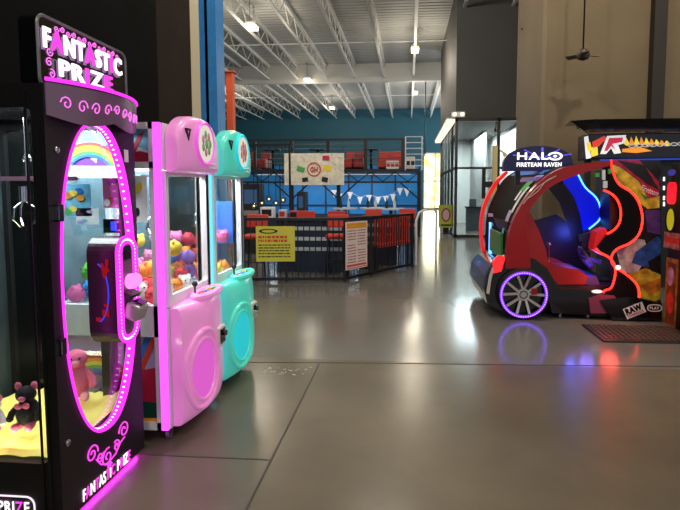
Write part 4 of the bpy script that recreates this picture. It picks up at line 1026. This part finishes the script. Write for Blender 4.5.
outer = smooth([(505, 268), (506.5, 250), (509, 232), (516, 214), (529, 193), (545, 177.5), (562, 168), (584, 163.5), (612, 160.5)])
inner = smooth([(612, 165.5), (598, 168.5), (577, 175), (561, 181), (546, 190), (534.5, 202), (528, 213), (526, 232), (529, 252), (530, 268)])
m = MB(); m.plate(P2(outer + inner), [], YF(YN), -.03, .1); part('hoop', m, REDP, P, 'red arched side hoop'); hoop = [o for o in P.children if o.name.startswith('hoop')][0]
m = MB()
pg = smooth([(523, 206), (533, 194), (543, 185.5), (556, 178)]); m.tube([onY(x, y - 2, YN - .034) for x, y in pg], .006, 5)
pg = smooth([(527, 199), (538, 191), (545, 182), (552, 178)]); m.tube([onY(x, y, YN - .034) for x, y in pg], .005, 5); part('stripe', m, mat('silver_stripe', (200, 180, 180), .4), hoop)
# canopy shell between the two hoops
back = smooth([(506.5, 250), (509, 232), (516, 214), (529, 193), (545, 177.5), (562, 168), (584, 163.5)])
prof = P2(back)
farpx = smooth([(485, 251), (485, 232), (487, 213), (494, 195), (503, 180), (516, 171), (532, 167)])
fprof = P2(farpx, YFAR)
m = MB(); rows = [[Vector((x + (fx - x) * j / 8 + .012 * (1 - abs(2 * j / 8 - 1)), YN + .1 + (YFAR - YN - .12) * j / 8, z + (fz - z) * j / 8)) for (x, z), (fx, fz) in zip(prof, fprof)] for j in range(9)]
m.grid(rows); m.grid([[p + Vector((.03, 0, -.03)) for p in r] for r in rows]); part('canopy', m, SHELL, P, 'dark curved canopy shell'); cn = [o for o in P.children if o.name.startswith('canopy')][-1]
def on_shell(u, v, d=.006):    # u along the profile 0..1, v across 0 near .. 1 far
    k = u * (len(prof) - 1); i = min(int(k), len(prof) - 2); f = k - i
    pv = [(a[0] + (b[0] - a[0]) * v, a[1] + (b[1] - a[1]) * v) for a, b in ((prof[i], fprof[i]), (prof[i + 1], fprof[i + 1]))]
    x = pv[0][0] * (1 - f) + pv[1][0] * f; z = pv[0][1] * (1 - f) + pv[1][1] * f
    tx, tz = prof[i + 1][0] - prof[i][0], prof[i + 1][1] - prof[i][1]; l = math.hypot(tx, tz)
    return Vector((x - tz / l * d + .012 * (1 - abs(2 * v - 1)), YN + .1 + (YFAR - YN - .12) * v, z + tx / l * d))
m = MB()
def patch(ci, u0, v0, u1, v1, sk=0):
    m.m = ci; rows = [[on_shell(u0 + (u1 - u0) * i / 5, min(.99, max(.01, v0 + (v1 - v0) * j / 3 + sk * i / 5)), .008) for i in range(6)] for j in range(4)]; m.grid(rows)
patch(1, .34, .05, .56, .12, .0); patch(10, .2, .08, .36, .2); patch(6, .52, .1, .62, .24); patch(1, .44, .16, .52, .22); patch(0, .1, .12, .22, .2); patch(10, .3, .7, .33, .9, .05); patch(10, .22, .62, .25, .8, .05)
patch(2, .62, .0, .68, .5); patch(10, .66, .03, .7, .2); patch(7, .72, .1, .8, .9)
part('print', m, AX, cn)
# far hoop with red edge
fo = smooth([(488, 268), (482, 252), (479.5, 232), (481, 212), (487, 195), (496, 180), (506, 171)])
fi = smooth([(508, 173), (498.5, 182.5), (490, 197), (484, 213), (482.7, 232), (485.3, 251.5), (491, 268)])
m = MB(); m.plate(P2(fo + fi, YFAR), [], YF(YFAR), -.04, .06); part('far_hoop', m, mat('red_lit_hoop', (200, 20, 25), .3, emit=(255, 40, 30), es=.55), P, 'far red hoop edge')
# lower body: rear pod, sill, base
body = [(487, 303), (484, 290), (487, 276), (494, 262), (505, 256), (520, 256), (535, 259), (547, 268), (554, 280), (560, 288), (588, 290), (612, 291), (630, 296), (632, 317), (600, 316), (552, 313), (548, 296), (541, 279), (530, 270), (516, 270), (504, 278), (498, 292), (500, 311)]
m = MB(); m.plate(P2(body), [], YF(YN), 0, .14); part('side_skirt', m, BLACKG, P, 'black fender and sill')
bx0, bx1 = P2([(487, 290)])[0][0], P2([(632, 300)])[0][0]
m = MB(); m.box((bx0 + .05, YN + .42, .1), (bx1 - .05, YFAR - .08, .42)); m.box((P2([(556, 290)])[0][0], YN + .14, .1), (bx1 - .02, YN + .42, .4)); part('chassis', m, BLACK, P)
for x in (bx0 + .95, bx1 - .45, bx1 - .1):
    for y in (YN + .2, YFAR - .2):
        m = MB(); m.cyl((x, y, 0), (x, y, .1), .022, 10); m.cyl((x, y, 0), (x, y, .015), .04, 12); part('levelling_foot', m, CHROME, P)
# rear face: bumper, tail light, panel, blue lamps
xr = bx0
m = MB(); pr = [(xr + .03, .14), (xr - .03, .3), (xr + .0, .5), (xr + .1, .62), (xr + .22, .66), (xr + .22, .14)]
m.plate(pr, [], lambda u, v, d: Vector((u, d, v)), YN + .16, YFAR - .05); part('rear_bumper', m, BLACKG, P)
def tl(x0, y0, x1, y1, name, mt, Y, d=.06, lab=None):
    a = onY(x0, y1, Y); b = onY(x1, y0, Y); m = MB(); m.box((a.x, Y - d, a.z), (b.x, Y + .0, b.z), bev=.012); return part(name, m, mt, P, lab)
m = MB(); m.plate(P2([(493, 273), (492.5, 261), (498, 255), (505, 257), (501, 271)]), [], YF(YN), -.03, .02); part('tail_light', m, mat('tail_red', (235, 35, 45), .3, emit=(255, 45, 50), es=.9), P, 'red tail light')
m = MB(); m.plate(P2([(486, 293), (489, 275), (492, 267), (494, 268), (491, 280), (489, 294)]), [], YF(YN), -.02, .01); part('reflector', m, mat('pale_reflector', (210, 200, 190), .3), P)
q0, q1 = onY(487.5, 262, 7.2), onY(508, 235, 7.2)
xs = P2([(507, 240)])[0][0]
m = MB(); m.box((xs - .03, YN + .25, .72), (xs - .0, YFAR - .45, 1.04), bev=.006); part('rear_screen', m, mat('green_screen', (40, 80, 36), .3, noise=.5, nscale=14, emit=(60, 120, 50), es=.25), P, 'green rear panel')
m = MB(); m.box((xs - .02, YFAR - .42, .66), (xs + .01, YFAR - .34, 1.12)); part('blue_lamp', m, BLUENEON, P, 'blue rear lamp bar')
m = MB(); m.box((xs + .02, YN + .12, .5), (xs + .06, YFAR - .06, 1.2)); part('rear_panel', m, BLACK, P)
lamp('POINT', (xs - .15, YFAR - .3, .5), 32, (.08, .28, 1), .08)
# wheel
wc = onY(522, 291.5, YN); wr = (onY(522, 291.5, YN) - onY(522, 316.5, YN)).length
wc = Vector((wc.x, YN - .03, wr))
W_ = MB(); W_.lathe([(wr * .8, .13), (wr * .8, -.07), (wr * .93, -.07), (wr, -.03), (wr, .1), (wr * .93, .13), (wr * .8, .13)], wc, 'Y', 48, False); wt = part('wheel', W_, mat('tyre_rubber', (16, 16, 18), .7), P, 'wheel with purple led ring'); OFF[wt.name] = off(P)
m = MB(); m.tube([wc + Vector((wr * .86 * math.cos(2 * PI * i / 64), -.07, wr * .86 * math.sin(2 * PI * i / 64))) for i in range(64)], .017, 8, True); m.m = 1
for i in range(60): a = 2 * PI * i / 60; m.ell(wc + Vector((wr * .86 * math.cos(a), -.086, wr * .86 * math.sin(a))), .007, nu=6, nv=4)
part('led_ring', m, [PURPLELED, PURPLEDOT], wt)
m = MB(); m.lathe([(wr * .8, .0), (wr * .8, .03)], wc, 'Y', 32); part('rim_dish', m, BLACKG, wt)
m = MB()
for k in range(5):
    for s in (-1, 1):
        a = 2 * PI * k / 5 + .31 + s * .12; b = a + s * .2
        m.bar(wc + Vector((wr * .16 * math.cos(a), -.03, wr * .16 * math.sin(a))), wc + Vector((wr * .79 * math.cos(b), -.055, wr * .79 * math.sin(b))), .03)
m.lathe([(.075, -.06), (.075, .0), (.02, .0), (.02, -.065)], wc, 'Y', 20); part('spokes', m, mat('bright_alloy', (205, 195, 190), .25, .6), wt)
m = MB(); m.tube([wc + Vector((.045 * math.cos(2 * PI * i / 20), -.062, .045 * math.sin(2 * PI * i / 20))) for i in range(20)], .006, 6, True); part('hub_emblem', m, BLACKG, wt)
m = MB(); m.cbox(wc + Vector((.13, -.045, .04)), (.07, .03, .08)); part('brake_caliper', m, REDP, wt)
# seats
def ext(pts, ya, yb, name, mt, lab=None):
    m = MB(); m.plate(P2(pts), [], lambda u, v, d: Vector((u, d, v)), ya, yb); return part(name, m, mt, P, lab)
for ya, yb in ((YN + .16, YN + .74), (YN + .82, YFAR - .12)):
    ext([(524, 262), (521, 240), (519, 222), (524, 211), (530, 209), (536, 218), (543, 236), (548, 262)], ya, yb, 'seat_back', SEATR, 'red seat back')
    ext([(546, 271), (550, 262), (560, 268), (584, 272), (592, 278), (590, 287), (552, 287)], ya, yb, 'seat_cushion', SEATR, 'red seat cushion')
ext([(514, 268), (513, 240), (517, 222), (524, 212), (530, 214), (540, 232), (547, 252), (548, 270), (530, 262)], YN + .02, YN + .14, 'seat_bolster', SEATR, 'red seat side bolster')
m = MB(); c = onY(549, 244, YN + .2); m.cyl(onY(549, 268, YN + .2), c, .01, 8); m.ell(c, .026); part('shift_lever', m, CHROME, P)
# front screen housing
xs0 = P2([(597, 200)])[0][0]; xs1 = P2([(612, 200)])[0][0]
ext([(642, 166), (660, 166), (660, 312), (642, 312)], YN + .22, YFAR - .1, 'screen_housing', BLACK)
m = MB(); m.plate(P2([(597, 232), (606, 228), (613, 240), (612, 258), (604, 256), (594, 250)]), [], lambda u, v, d: Vector((u, d, v)), YN + .02, YN + .2); part('dashboard', m, mat('red_dash', (190, 25, 35), .35, emit=(255, 30, 40), es=.25), P, 'red dashboard')
m = MB(); cc = onY(585, 258, YN + .45); Mx = Matrix.Rotation(-.5, 4, 'Y')
m.tube([cc + Mx @ Vector((0, .15 * math.cos(2 * PI * i / 28), .15 * math.sin(2 * PI * i / 28))) for i in range(28)], .02, 8, True); m.bar(cc - Mx @ Vector((0, .15, 0)), cc + Mx @ Vector((0, .15, 0)), .03); m.bar(cc, cc - Mx @ Vector((0, 0, .15)), .03); m.tube([cc, onY(601, 262, YN + .45)], .03, 10); part('steering_wheel', m, mat('blue_grey_grip', (92, 88, 150), .4), P, 'steering wheel')
for ya in (YN + .3, YN + .95):
    m = MB(); g0 = onY(588, 236, ya); m.cbox(g0, (.26, .06, .08), M=Matrix.Rotation(-.25, 4, 'Y')); m.cbox(g0 + Vector((-.05, 0, -.08)), (.05, .04, .13)); m.cyl(g0 + Vector((.1, 0, .02)), g0 + Vector((.26, 0, .08)), .02, 10); m.cyl(g0 + Vector((.02, 0, -.02)), g0 + Vector((.12, 0, -.2)), .025, 8); part('mounted_gun', m, mat('blue_gunmetal', (48, 60, 110), .35, .4), P, 'mounted light gun')
# wavy neon-edged near side plate
rx = smooth([(611, 160), (613, 172), (619, 184), (631, 192), (639, 203), (642.5, 219), (639, 234), (630, 243), (617, 249), (611.5, 257), (614, 266), (627, 275), (637, 285), (639, 297), (635, 309), (629, 317)])
li = smooth([(603.5, 190), (611, 193.5), (617, 199.5), (620.5, 209), (620, 221), (615, 229), (607, 234)])
ll = smooth([(596, 248.5), (600, 252.5), (609, 257.5), (614.5, 265), (615, 276), (611, 288), (603, 293), (603, 316)])
m = MB(); m.plate(P2(rx[::-1] + [(604, 166)] + li + ll), [], YF(YN), -.02, .05); part('side_plate', m, mat('satin_black', (11, 9, 11), .5, spec=.15), P, 'wavy side plate edged in red neon'); sp = [o for o in P.children if o.name.startswith('side_plate')][0]
m = MB()
for L in (rx, li, ll[:25]): m.tube([onY(x, y, YN - .025) for x, y in L], .0125, 8)
part('neon_edge', m, REDNEON, sp)
for cc_, rr_ in ((onY(618, 267.5, YN - .04), (.036, .025, .03)), (onY(597, 291.5, YN - .03), (.065, .02, .022))):
    m = MB(); m.ell(cc_, rr_); part('spot_lamp', m, emis('spot_lamp', (255, 235, 230), 1.3), sp)
m = MB(); m.plate(P2([(588, 298), (600, 294), (613, 295), (618, 300), (618, 313), (590, 313)]), [], YF(YN), -.022, .0); part('front_step', m, mat('mauve_step', (120, 60, 90), .35), P)
for x0, y0, x1, y1, c in ((601, 170, 604, 180, 1), (594, 173, 598, 177, 6), (607, 169, 609.5, 174, 6), (602, 181, 606, 188, 1)): 
    m = MB(); m.plate(P2([(x0, y0), (x1, y0), (x1, y1), (x0, y1)]), [], YF(YN), -.045, -.02); part('decal', m, AX[c], sp)
# far blue plate
YB = YFAR - .25
bl = smooth([(578, 174), (585, 187), (596, 197.5), (600.5, 208), (600, 219), (589, 229)])
m = MB(); m.plate(P2(bl + [(583, 231), (580, 214), (574, 197), (561, 179.5)], YB), [], YF(YB), 0, .04); part('far_side_plate', m, mat('blue_lit_plate', (20, 30, 200), .3, emit=(15, 30, 220), es=.35), P, 'blue lit inner side plate'); fp = [o for o in P.children if o.name.startswith('far_side_plate')][0]  # blue LED light on the plate put into its colour and emission
m = MB(); m.plate(P2([(547, 186), (561, 179.5), (574, 197), (580, 214), (583, 231), (590, 250), (572, 250), (567, 222), (560, 203)], YB), [], YF(YB), 0, .04); part('far_arch', m, BLACK, P, 'black far inner arch')
m = MB(); m.tube([onY(x, y, YB - .01) for x, y in bl], .011, 8); part('neon_edge', m, BLUENEON, fp)
m = MB(); m.plate(P2([(512, 214), (536, 220), (556, 214), (567, 222), (575, 250), (590, 252), (592, 288), (512, 288)], YB - .05), [], YF(YB - .05), 0, .04); part('far_door', m, mat('dark_navy_door', (12, 14, 34), .4, noise=.4, nscale=8), P, 'dark navy inner side of the far door')
lamp('POINT', onY(578, 235, YB - .35), 9, (.08, .12, 1), .1); lamp('POINT', onY(612, 285, YN - .2), 4, (1, .08, .06), .1); lamp('POINT', onY(590, 262, YN + .3), 3.5, (.25, .15, 1), .08)
ext([(590, 279), (602, 279), (606, 288), (592, 288)], YN + .18, YFAR - .2, 'foot_well', mat('blue_footwell', (50, 60, 150), .4), 'blue foot well')
# front art panel with logos
YA = YN + .075; ax0 = P2([(612, 200)], YA)[0][0]; ax1 = P2([(661, 200)], YA)[0][0]
it = [(P2([(610, 160), (661, 160), (661, 318), (612, 318)], YA), 11),
      (P2([(613, 160), (640, 160), (660, 182), (660, 205), (640, 200), (625, 185)], YA), 8), (P2([(611, 163), (622, 168), (640, 182), (652, 205), (645, 207), (622, 187)], YA), 5),
      (P2([(640, 192), (660, 204), (660, 206), (652, 208)], YA), 6), (P2([(618, 160), (645, 165), (660, 190), (648, 184)], YA), 11), (P2([(640, 201), (660, 196), (660, 208), (648, 209)], YA), 5),
      (P2([(645, 210), (661, 210), (661, 235), (648, 232)], YA), 2), (P2([(616, 248), (633, 238), (645, 240), (650, 255), (636, 275), (622, 272)], YA), 1), (P2([(612, 250), (620, 244), (628, 244), (622, 256)], YA), 10),
      (P2([(632, 263), (636, 252), (658, 236), (661, 240), (661, 262), (648, 268)], YA), 7), (P2([(628, 275), (646, 268), (661, 275), (661, 300), (640, 303), (636, 285)], YA), 5), (P2([(640, 285), (661, 278), (661, 290), (650, 296)], YA), 4), (P2([(648, 262), (661, 254), (661, 270), (652, 272)], YA), 11)]
AXS = AX
AX = [mat('dim_' + a_.name, tuple(int(255 * .85 * v ** (1 / 2.2)) for v in list(a_.node_tree.nodes['Principled BSDF'].inputs['Base Color'].default_value)[:3]), .45, noise=.5, nscale=11) for a_ in AXS]
art_y('art_panel', P, YA + .02, it, 'yellow, red and black art panel'); ap = [o for o in P.children if o.name.startswith('art_panel')][0]
m = MB(); m.plate(P2([(613, 160), (661, 160), (661, 319), (613, 319)], YA + .02), [], YF(YA + .02), .003, .1); AX = AXS; part('panel_backing', m, BLACK, P)
m = MB(); m.plate(P2([(600, 300), (632, 296), (661, 303), (661, 320), (612, 320)], YN - .03), [], YF(YN - .03), -.02, .1); plinth = part('plinth', m, BLACKG, P, 'black plinth with white logos'); OFF[plinth.name] = off(P)
Yt = YN - .052
a = onY(624.5, 316, Yt); b = onY(646, 307, Yt)
m = MB(); m.cbox(onY(634.5, 310.5, Yt), (.24, .006, .135), M=Matrix.Rotation(-.42, 4, 'Y')); part('logo_plate', m, AX[1], plinth)
d = Vector((math.cos(.42), 0, math.sin(.42))); u = Vector((-math.sin(.42), 0, math.cos(.42))); c = onY(634.5, 310.5, Yt - .003)
text('logo_lettering', 'RAW', BLACKG, plinth, c - d * .105 - u * .02, d, u, .2, .08, .004, bold=.06); text('logo_lettering', 'THRILLS', REDI, plinth, c - d * .105 - u * .055, d, u, .2, .028, .004, bold=.03)
c = onY(654.5, 308, Yt); m = MB(); m.plate(oval(c.x, c.z, .085, .045, 28, 3), [oval(c.x, c.z, .073, .034, 28, 3)], YF(Yt), -.004, .002); part('logo_oval', m, AX[1], plinth)
text('logo_lettering', 'PLAY', AX[1], plinth, Vector((c.x - .055, Yt, c.z - .017)), (1, 0, 0), (0, 0, 1), .11, .034, .004, bold=.03)
text('script_lettering', 'Fireteam', AX[1], ap, Vector((onY(640, 188, YA).x, YA + .0, onY(640, 190, YA).z)), (.9, 0, -.35), (.35, 0, .9), .22, .07, .004, shear=.3)
# roof sign
YM = 6.75; c0 = onY(503.5, 171, YM); c1 = onY(573, 171, YM); top = onY(537, 146, YM); cx = (c0.x + c1.x) / 2; w = (c1.x - c0.x) / 2; hh = top.z - c0.z
sh_ = [(cx - w, c0.z), (cx + w, c0.z)] + [(cx + w * math.cos(a) * 1.0, c0.z + .07 + (hh - .07) * math.sin(a) ** .75) for a in [PI * i / 24 for i in range(25)]]
m = MB(); m.plate(sh_, [], YF(YM), 0, .12); sg = part('roof_sign', m, mat('navy_sign', (16, 14, 36), .35, noise=.6, nscale=5, emit=(60, 50, 190), es=.06), P, 'arched navy sign with white HALO lettering'); OFF[sg.name] = off(P)
m = MB(); m.bar((cx + .05, YM - .002, c0.z + hh * .75), (cx + .05, YM - .002, c0.z + hh - .02), .02); 
for k in range(5): m.bar((cx + .05, YM - .001, c0.z + hh * .5), (cx + .05 + .4 * math.cos(.4 + k * .6), YM - .001, c0.z + hh * .5 + .14 * math.sin(.4 + k * .6)), .012)
part('light_rays', m, mat('violet_ray', (80, 70, 190), .4, emit=(100, 90, 240), es=.9), sg)
LT = emis('sign_white', (255, 255, 255), 1.5)
a = onY(517, 159.8, YM); b = onY(548.5, 152.3, YM); text('lettering', 'HAL', LT, sg, Vector((a.x, YM - .004, a.z)), (1, 0, 0), (0, 0, 1), b.x - a.x, b.z - a.z, .006, bold=.02)
a = onY(555, 156.2, YM); m = MB()
m.plate([(a.x + .095 * math.cos(t), a.z + .055 * math.sin(t)) for t in [PI * .95 - 2 * PI * .93 * i / 30 for i in range(31)]] + [(a.x + .065 * math.cos(t), a.z + .033 * math.sin(t)) for t in [PI * .95 - 2 * PI * .93 * (30 - i) / 30 for i in range(31)]], [], YF(YM), -.008, -.001); m.plate(oval(a.x, a.z, .022, .018, 14), [], YF(YM), -.008, -.001); part('lettering', m, LT, sg)
a = onY(516.5, 166.8, YM); b = onY(561.5, 162.3, YM); text('lettering', 'FIRETEAM RAVEN', LT, sg, Vector((a.x, YM - .004, a.z)), (1, 0, 0), (0, 0, 1), b.x - a.x, b.z - a.z, .006, bold=.03)
m = MB()
for x in (cx - .25, cx + .3): m.box((x - .03, YM + .03, c0.z - .18), (x + .03, YM + .09, c0.z + .01))
part('sign_bracket', m, DARK, P)

# ================================================================== OTHER GAMES ON THE RIGHT
# narrow tall post game seen above the canopy
YP = 8.9; a = onY(492.5, 170, YP); b = onY(500.5, 128, YP)
P = thing('tall_post_game', ((a.x + b.x) / 2, YP, 0), 'tall narrow black and cream post rising behind the dark curved canopy', 'post')
m = MB(); m.box((a.x + .08, YP, 0), (b.x, YP + .12, b.z - .06), bev=.01); part('back_post', m, BLACK, P)
m = MB(); m.box((a.x + .01, YP - .03, .02), (a.x + .078, YP + .12, b.z - .3)); part('cream_panel', m, mat('olive_cream', (196, 184, 130), .5), P)
m = MB(); m.lathe([(.05, 0), (.05, .06), (.025, .1), (.025, .16), (.0, .16)], (b.x - .06, YP + .05, b.z - .06), 'Z', 14); part('cap', m, BLACKG, P)
m = MB(); m.bar(onY(504, 153, YP + .05), onY(513, 170, YP + .05), .05); m.bar(onY(504, 153, YP + .05), Vector((b.x, YP + .05, onY(504, 153, YP + .05).z + .05)), .03); part('diagonal_brace', m, mat('olive_cream', (196, 184, 130), .5), P)
m = MB(); q = onY(486, 170, YP); m.box((q.x - .06, YP + .02, q.z - .5), (q.x, YP + .08, q.z + .05)); m.box((q.x, YP + .02, q.z - .3), (a.x + .08, YP + .06, q.z - .2)); part('side_arm', m, BLACK, P)
# flame marquee game behind
YQ = 8.35
P = thing('flame_marquee_game', (onY(630, 200, YQ).x + .5, YQ + .5, 0), 'black arcade game with long flame and chain marquee at the right edge', 'arcade cabinet')
xl = onY(588, 145, YQ).x; xr = onY(760, 145, YQ).x; zb = onY(620, 159, YQ).z; zt2 = onY(620, 133, YQ).z; zl = onY(620, 121, YQ).z
m = MB(); m.box((xl, YQ, zb), (xr, YQ + .5, zt2), bev=.02); mq = part('marquee', m, mat('marquee_black', (14, 14, 24), .25, emit=(20, 30, 90), es=.03), P, 'long black marquee with flame art'); OFF[mq.name] = off(P)
m = MB(); xx = onY(571, 122, YQ - .3).x
m.plate([(YQ - .25, zl), (YQ + .6, zl), (YQ + .6, zl - .04), (YQ, zt2 + .01), (YQ - .02, zt2 + .01)], [], lambda u, v, d: Vector((d, u, v)), xl, xr)
m._f([m.bm.verts.new(p) for p in ((xl - .32, YQ - .1, zl), (xl, YQ - .25, zl), (xl, YQ, zt2), (xl - .02, YQ, zt2))]); m._f([m.bm.verts.new(p) for p in ((xl - .32, YQ - .1, zl), (xl, YQ - .25, zl), (xl, YQ + .6, zl), (xl - .2, YQ + .6, zl))])
part('flared_lid', m, BLACKG, P)
YK = YQ - .004
m = MB()
def blob(pts, ci): m.m = ci; m.plate(P2(pts, YK), [], YF(YK), -.006 - .003 * len(m.bm.faces) / 400, 0)
blob([(584, 137), (588, 136), (591, 158), (586, 159)], 1); blob([(586, 143), (590, 142), (592, 150), (588, 152)], 5)
blob([(591, 148), (597, 144), (598, 155), (591, 157)], 5)
blob([(592, 142), (604, 136), (607, 138), (599, 146), (593, 148)], 3); blob([(600, 154), (607, 136), (626, 135), (625, 143), (618, 145), (621, 153), (614, 154), (611, 148), (606, 154)], 1)
blob([(604, 151), (609, 138), (623, 137.5), (622, 142), (612, 144), (616, 151), (611, 146), (607, 151)], 8)
for k in range(9):
    x = 624 + 5.0 * k; h = 8 - abs(k - 2) * .8; blob([(x, 144), (x + 1, 144 - h * .5), (x + 2, 144 - h), (x + 3.4, 142 - h * .3), (x + 5.5, 144), (x + 3, 146)], 4 if k % 2 else 5)
blob([(622, 149), (640, 147), (652, 151), (636, 153), (622, 152)], 4)
part('flame_art', m, [mat('lit_' + a.name, tuple(int(255 * (v ** (1 / 2.2))) for v in list(a.node_tree.nodes['Principled BSDF'].inputs['Base Color'].default_value)[:3]), .4, emit=tuple(int(255 * (v ** (1 / 2.2))) for v in list(a.node_tree.nodes['Principled BSDF'].inputs['Base Color'].default_value)[:3]), es=.55) for a in AX], mq)
m = MB()
for k in range(8):
    c = onY(632 + 7 * k, 146 - .3 * k, YK - .012); m.tube([c + Vector((.05 * math.cos(2 * PI * i / 16), 0, .022 * math.sin(2 * PI * i / 16))) for i in range(16)], .008, 5, True)
part('chain_art', m, mat('chain_silver', (205, 200, 195), .3, emit=(230, 225, 215), es=.3), mq)
m = MB(); m.tube([onY(600, 160, YK), onY(760, 158, YK)], .012, 6); part('trim_light', m, emis('marquee_trim', (60, 90, 220), .7), mq)
m = MB(); m.box((onY(655, 200, YQ).x, YQ + .15, 0), (xr - .1, YQ + .85, zb)); part('cabinet', m, BLACK, P)
for x in (onY(650, 200, YQ).x - .9,):
    m = MB(); m.box((x, YQ + .3, 0), (x + .08, YQ + .4, zb)); part('support_post', m, BLACK, P)
# near tower at the right edge
TX = 3.09
yb0, yb1 = 5.3, 6.2; zt3 = onX(664, 164, TX).z
P = thing('tower_game', (TX + .4, 5.75, 0), 'black tower game with red display and yellow gauge at the right edge', 'arcade cabinet')
m = MB(); m.plate([(yb0, .02), (yb1, .02), (yb1, zt3), (yb0 + .1, zt3), (yb0, zt3 - .1)], [], XF(TX), 0, .7); part('cabinet', m, BLACK, P)
def tq(x0, y0, x1, y1, n, mt, k=0, lab=None, shape=None):
    a, b = onX(x0, y1, TX), onX(x1, y0, TX); u0, u1 = sorted((a.y, b.y)); m = MB()
    m.plate(shape(u0, a.z, u1, b.z) if shape else rect(u0, a.z, u1, b.z), [], XF(TX), -.006 - k * .004, 0); return part(n, m, mt, P, lab)
ovs = lambda u0, v0, u1, v1: oval((u0 + u1) / 2, (v0 + v1) / 2, (u1 - u0) / 2, (v1 - v0) / 2, 28)
tq(667, 182, 677, 204, 'display', mat('red_display', (120, 10, 20), .3, noise=.6, nscale=20, emit=(255, 25, 45), es=1.2), 0, 'glowing red display', lambda a, b, c, d: rrect(a, b, c, d, .06))
tq(668, 169, 676, 176, 'badge', mat('navy_badge', (40, 44, 100), .4, emit=(90, 90, 220), es=.3), 0, None, ovs)
for k, y in enumerate((177, 186, 196, 202)): tq(663.5, y, 665, y + 4, 'white_lamp', emis('white_lamp', (255, 240, 240), 2.2))
tq(665, 207, 677, 232, 'gauge_frame', BLACKG, 0, None, ovs); tq(667, 209, 675, 230, 'gauge', mat('lime_gauge', (190, 200, 30), .4, emit=(200, 210, 30), es=.35), 1, 'yellow green gauge', ovs)
tq(664, 234, 680, 247, 'lower_panel', mat('red_white_panel', (170, 120, 115), .4, noise=.7, nscale=14)); tq(666, 239, 680, 242, 'panel_stripe', MATS['dim_art_red'], 1)
tq(664, 260, 679, 326, 'art_frame', mat('gold_frame', (150, 112, 40), .4, noise=.6, nscale=12)); tq(666, 264, 677, 322, 'art_picture', mat('rust_picture', (120, 60, 34), .4, noise=.7, nscale=9), 1); tq(668, 268, 675, 285, 'art_patch', MATS['dim_art_lilac'], 2, None, ovs); tq(667, 295, 675, 312, 'art_patch', MATS['dim_art_red'], 2, None, ovs)
# mat platform
P = thing('ribbed_mat', (2.55, 5.68, 0), 'dark ribbed metal floor mat in front of the red neon cabinet', 'floor mat')
m = MB(); m.box((2.06, 5.36, 0), (3.07, 6.02, .018), bev=.006); part('plate', m, mat('mat_metal', (70, 62, 58), .3, .6), P)
m = MB()
for k in range(16): x = 2.12 + .058 * k; m.bar((x, 5.42, .021), (x + .02, 5.97, .021), .016, .008)
for k in range(7): y = 5.45 + .085 * k; m.bar((2.1, y, .021), (3.03, y, .021), .01, .006)
part('ribs', m, mat('mat_rib', (135, 118, 106), .3, .6), P)

# ================================================================== LIGHT
w = bpy.data.worlds.new('world'); SC.world = w; w.use_nodes = True
bg = w.node_tree.nodes['Background']; bg.inputs[0].default_value = (.92, .96, 1, 1); bg.inputs[1].default_value = .55
lamp('AREA', (2.2, BACK - .3, 2.4), 120, (1, .93, .7), 1.8, (-PI / 2, 0, 0), 'window_light', 4)
lamp('AREA', (7.8, 33.5, 4.4), 1300, (.9, .95, 1), 4, (0, PI / 2 + .35, 0), 'side_fill_light', 12)  # fill lamp added to brighten the ceiling, set at the added side window
SC.view_settings.view_transform = 'Standard'; SC.view_settings.look = 'None'; SC.view_settings.gamma = 1; SC.view_settings.exposure = 0; SC.view_settings.use_curve_mapping = False
SC.cycles.use_denoising = True; SC.cycles.max_bounces = 8; SC.cycles.transparent_max_bounces = 16; SC.cycles.sample_clamp_indirect = 6; SC.cycles.caustics_reflective = False; SC.cycles.caustics_refractive = False
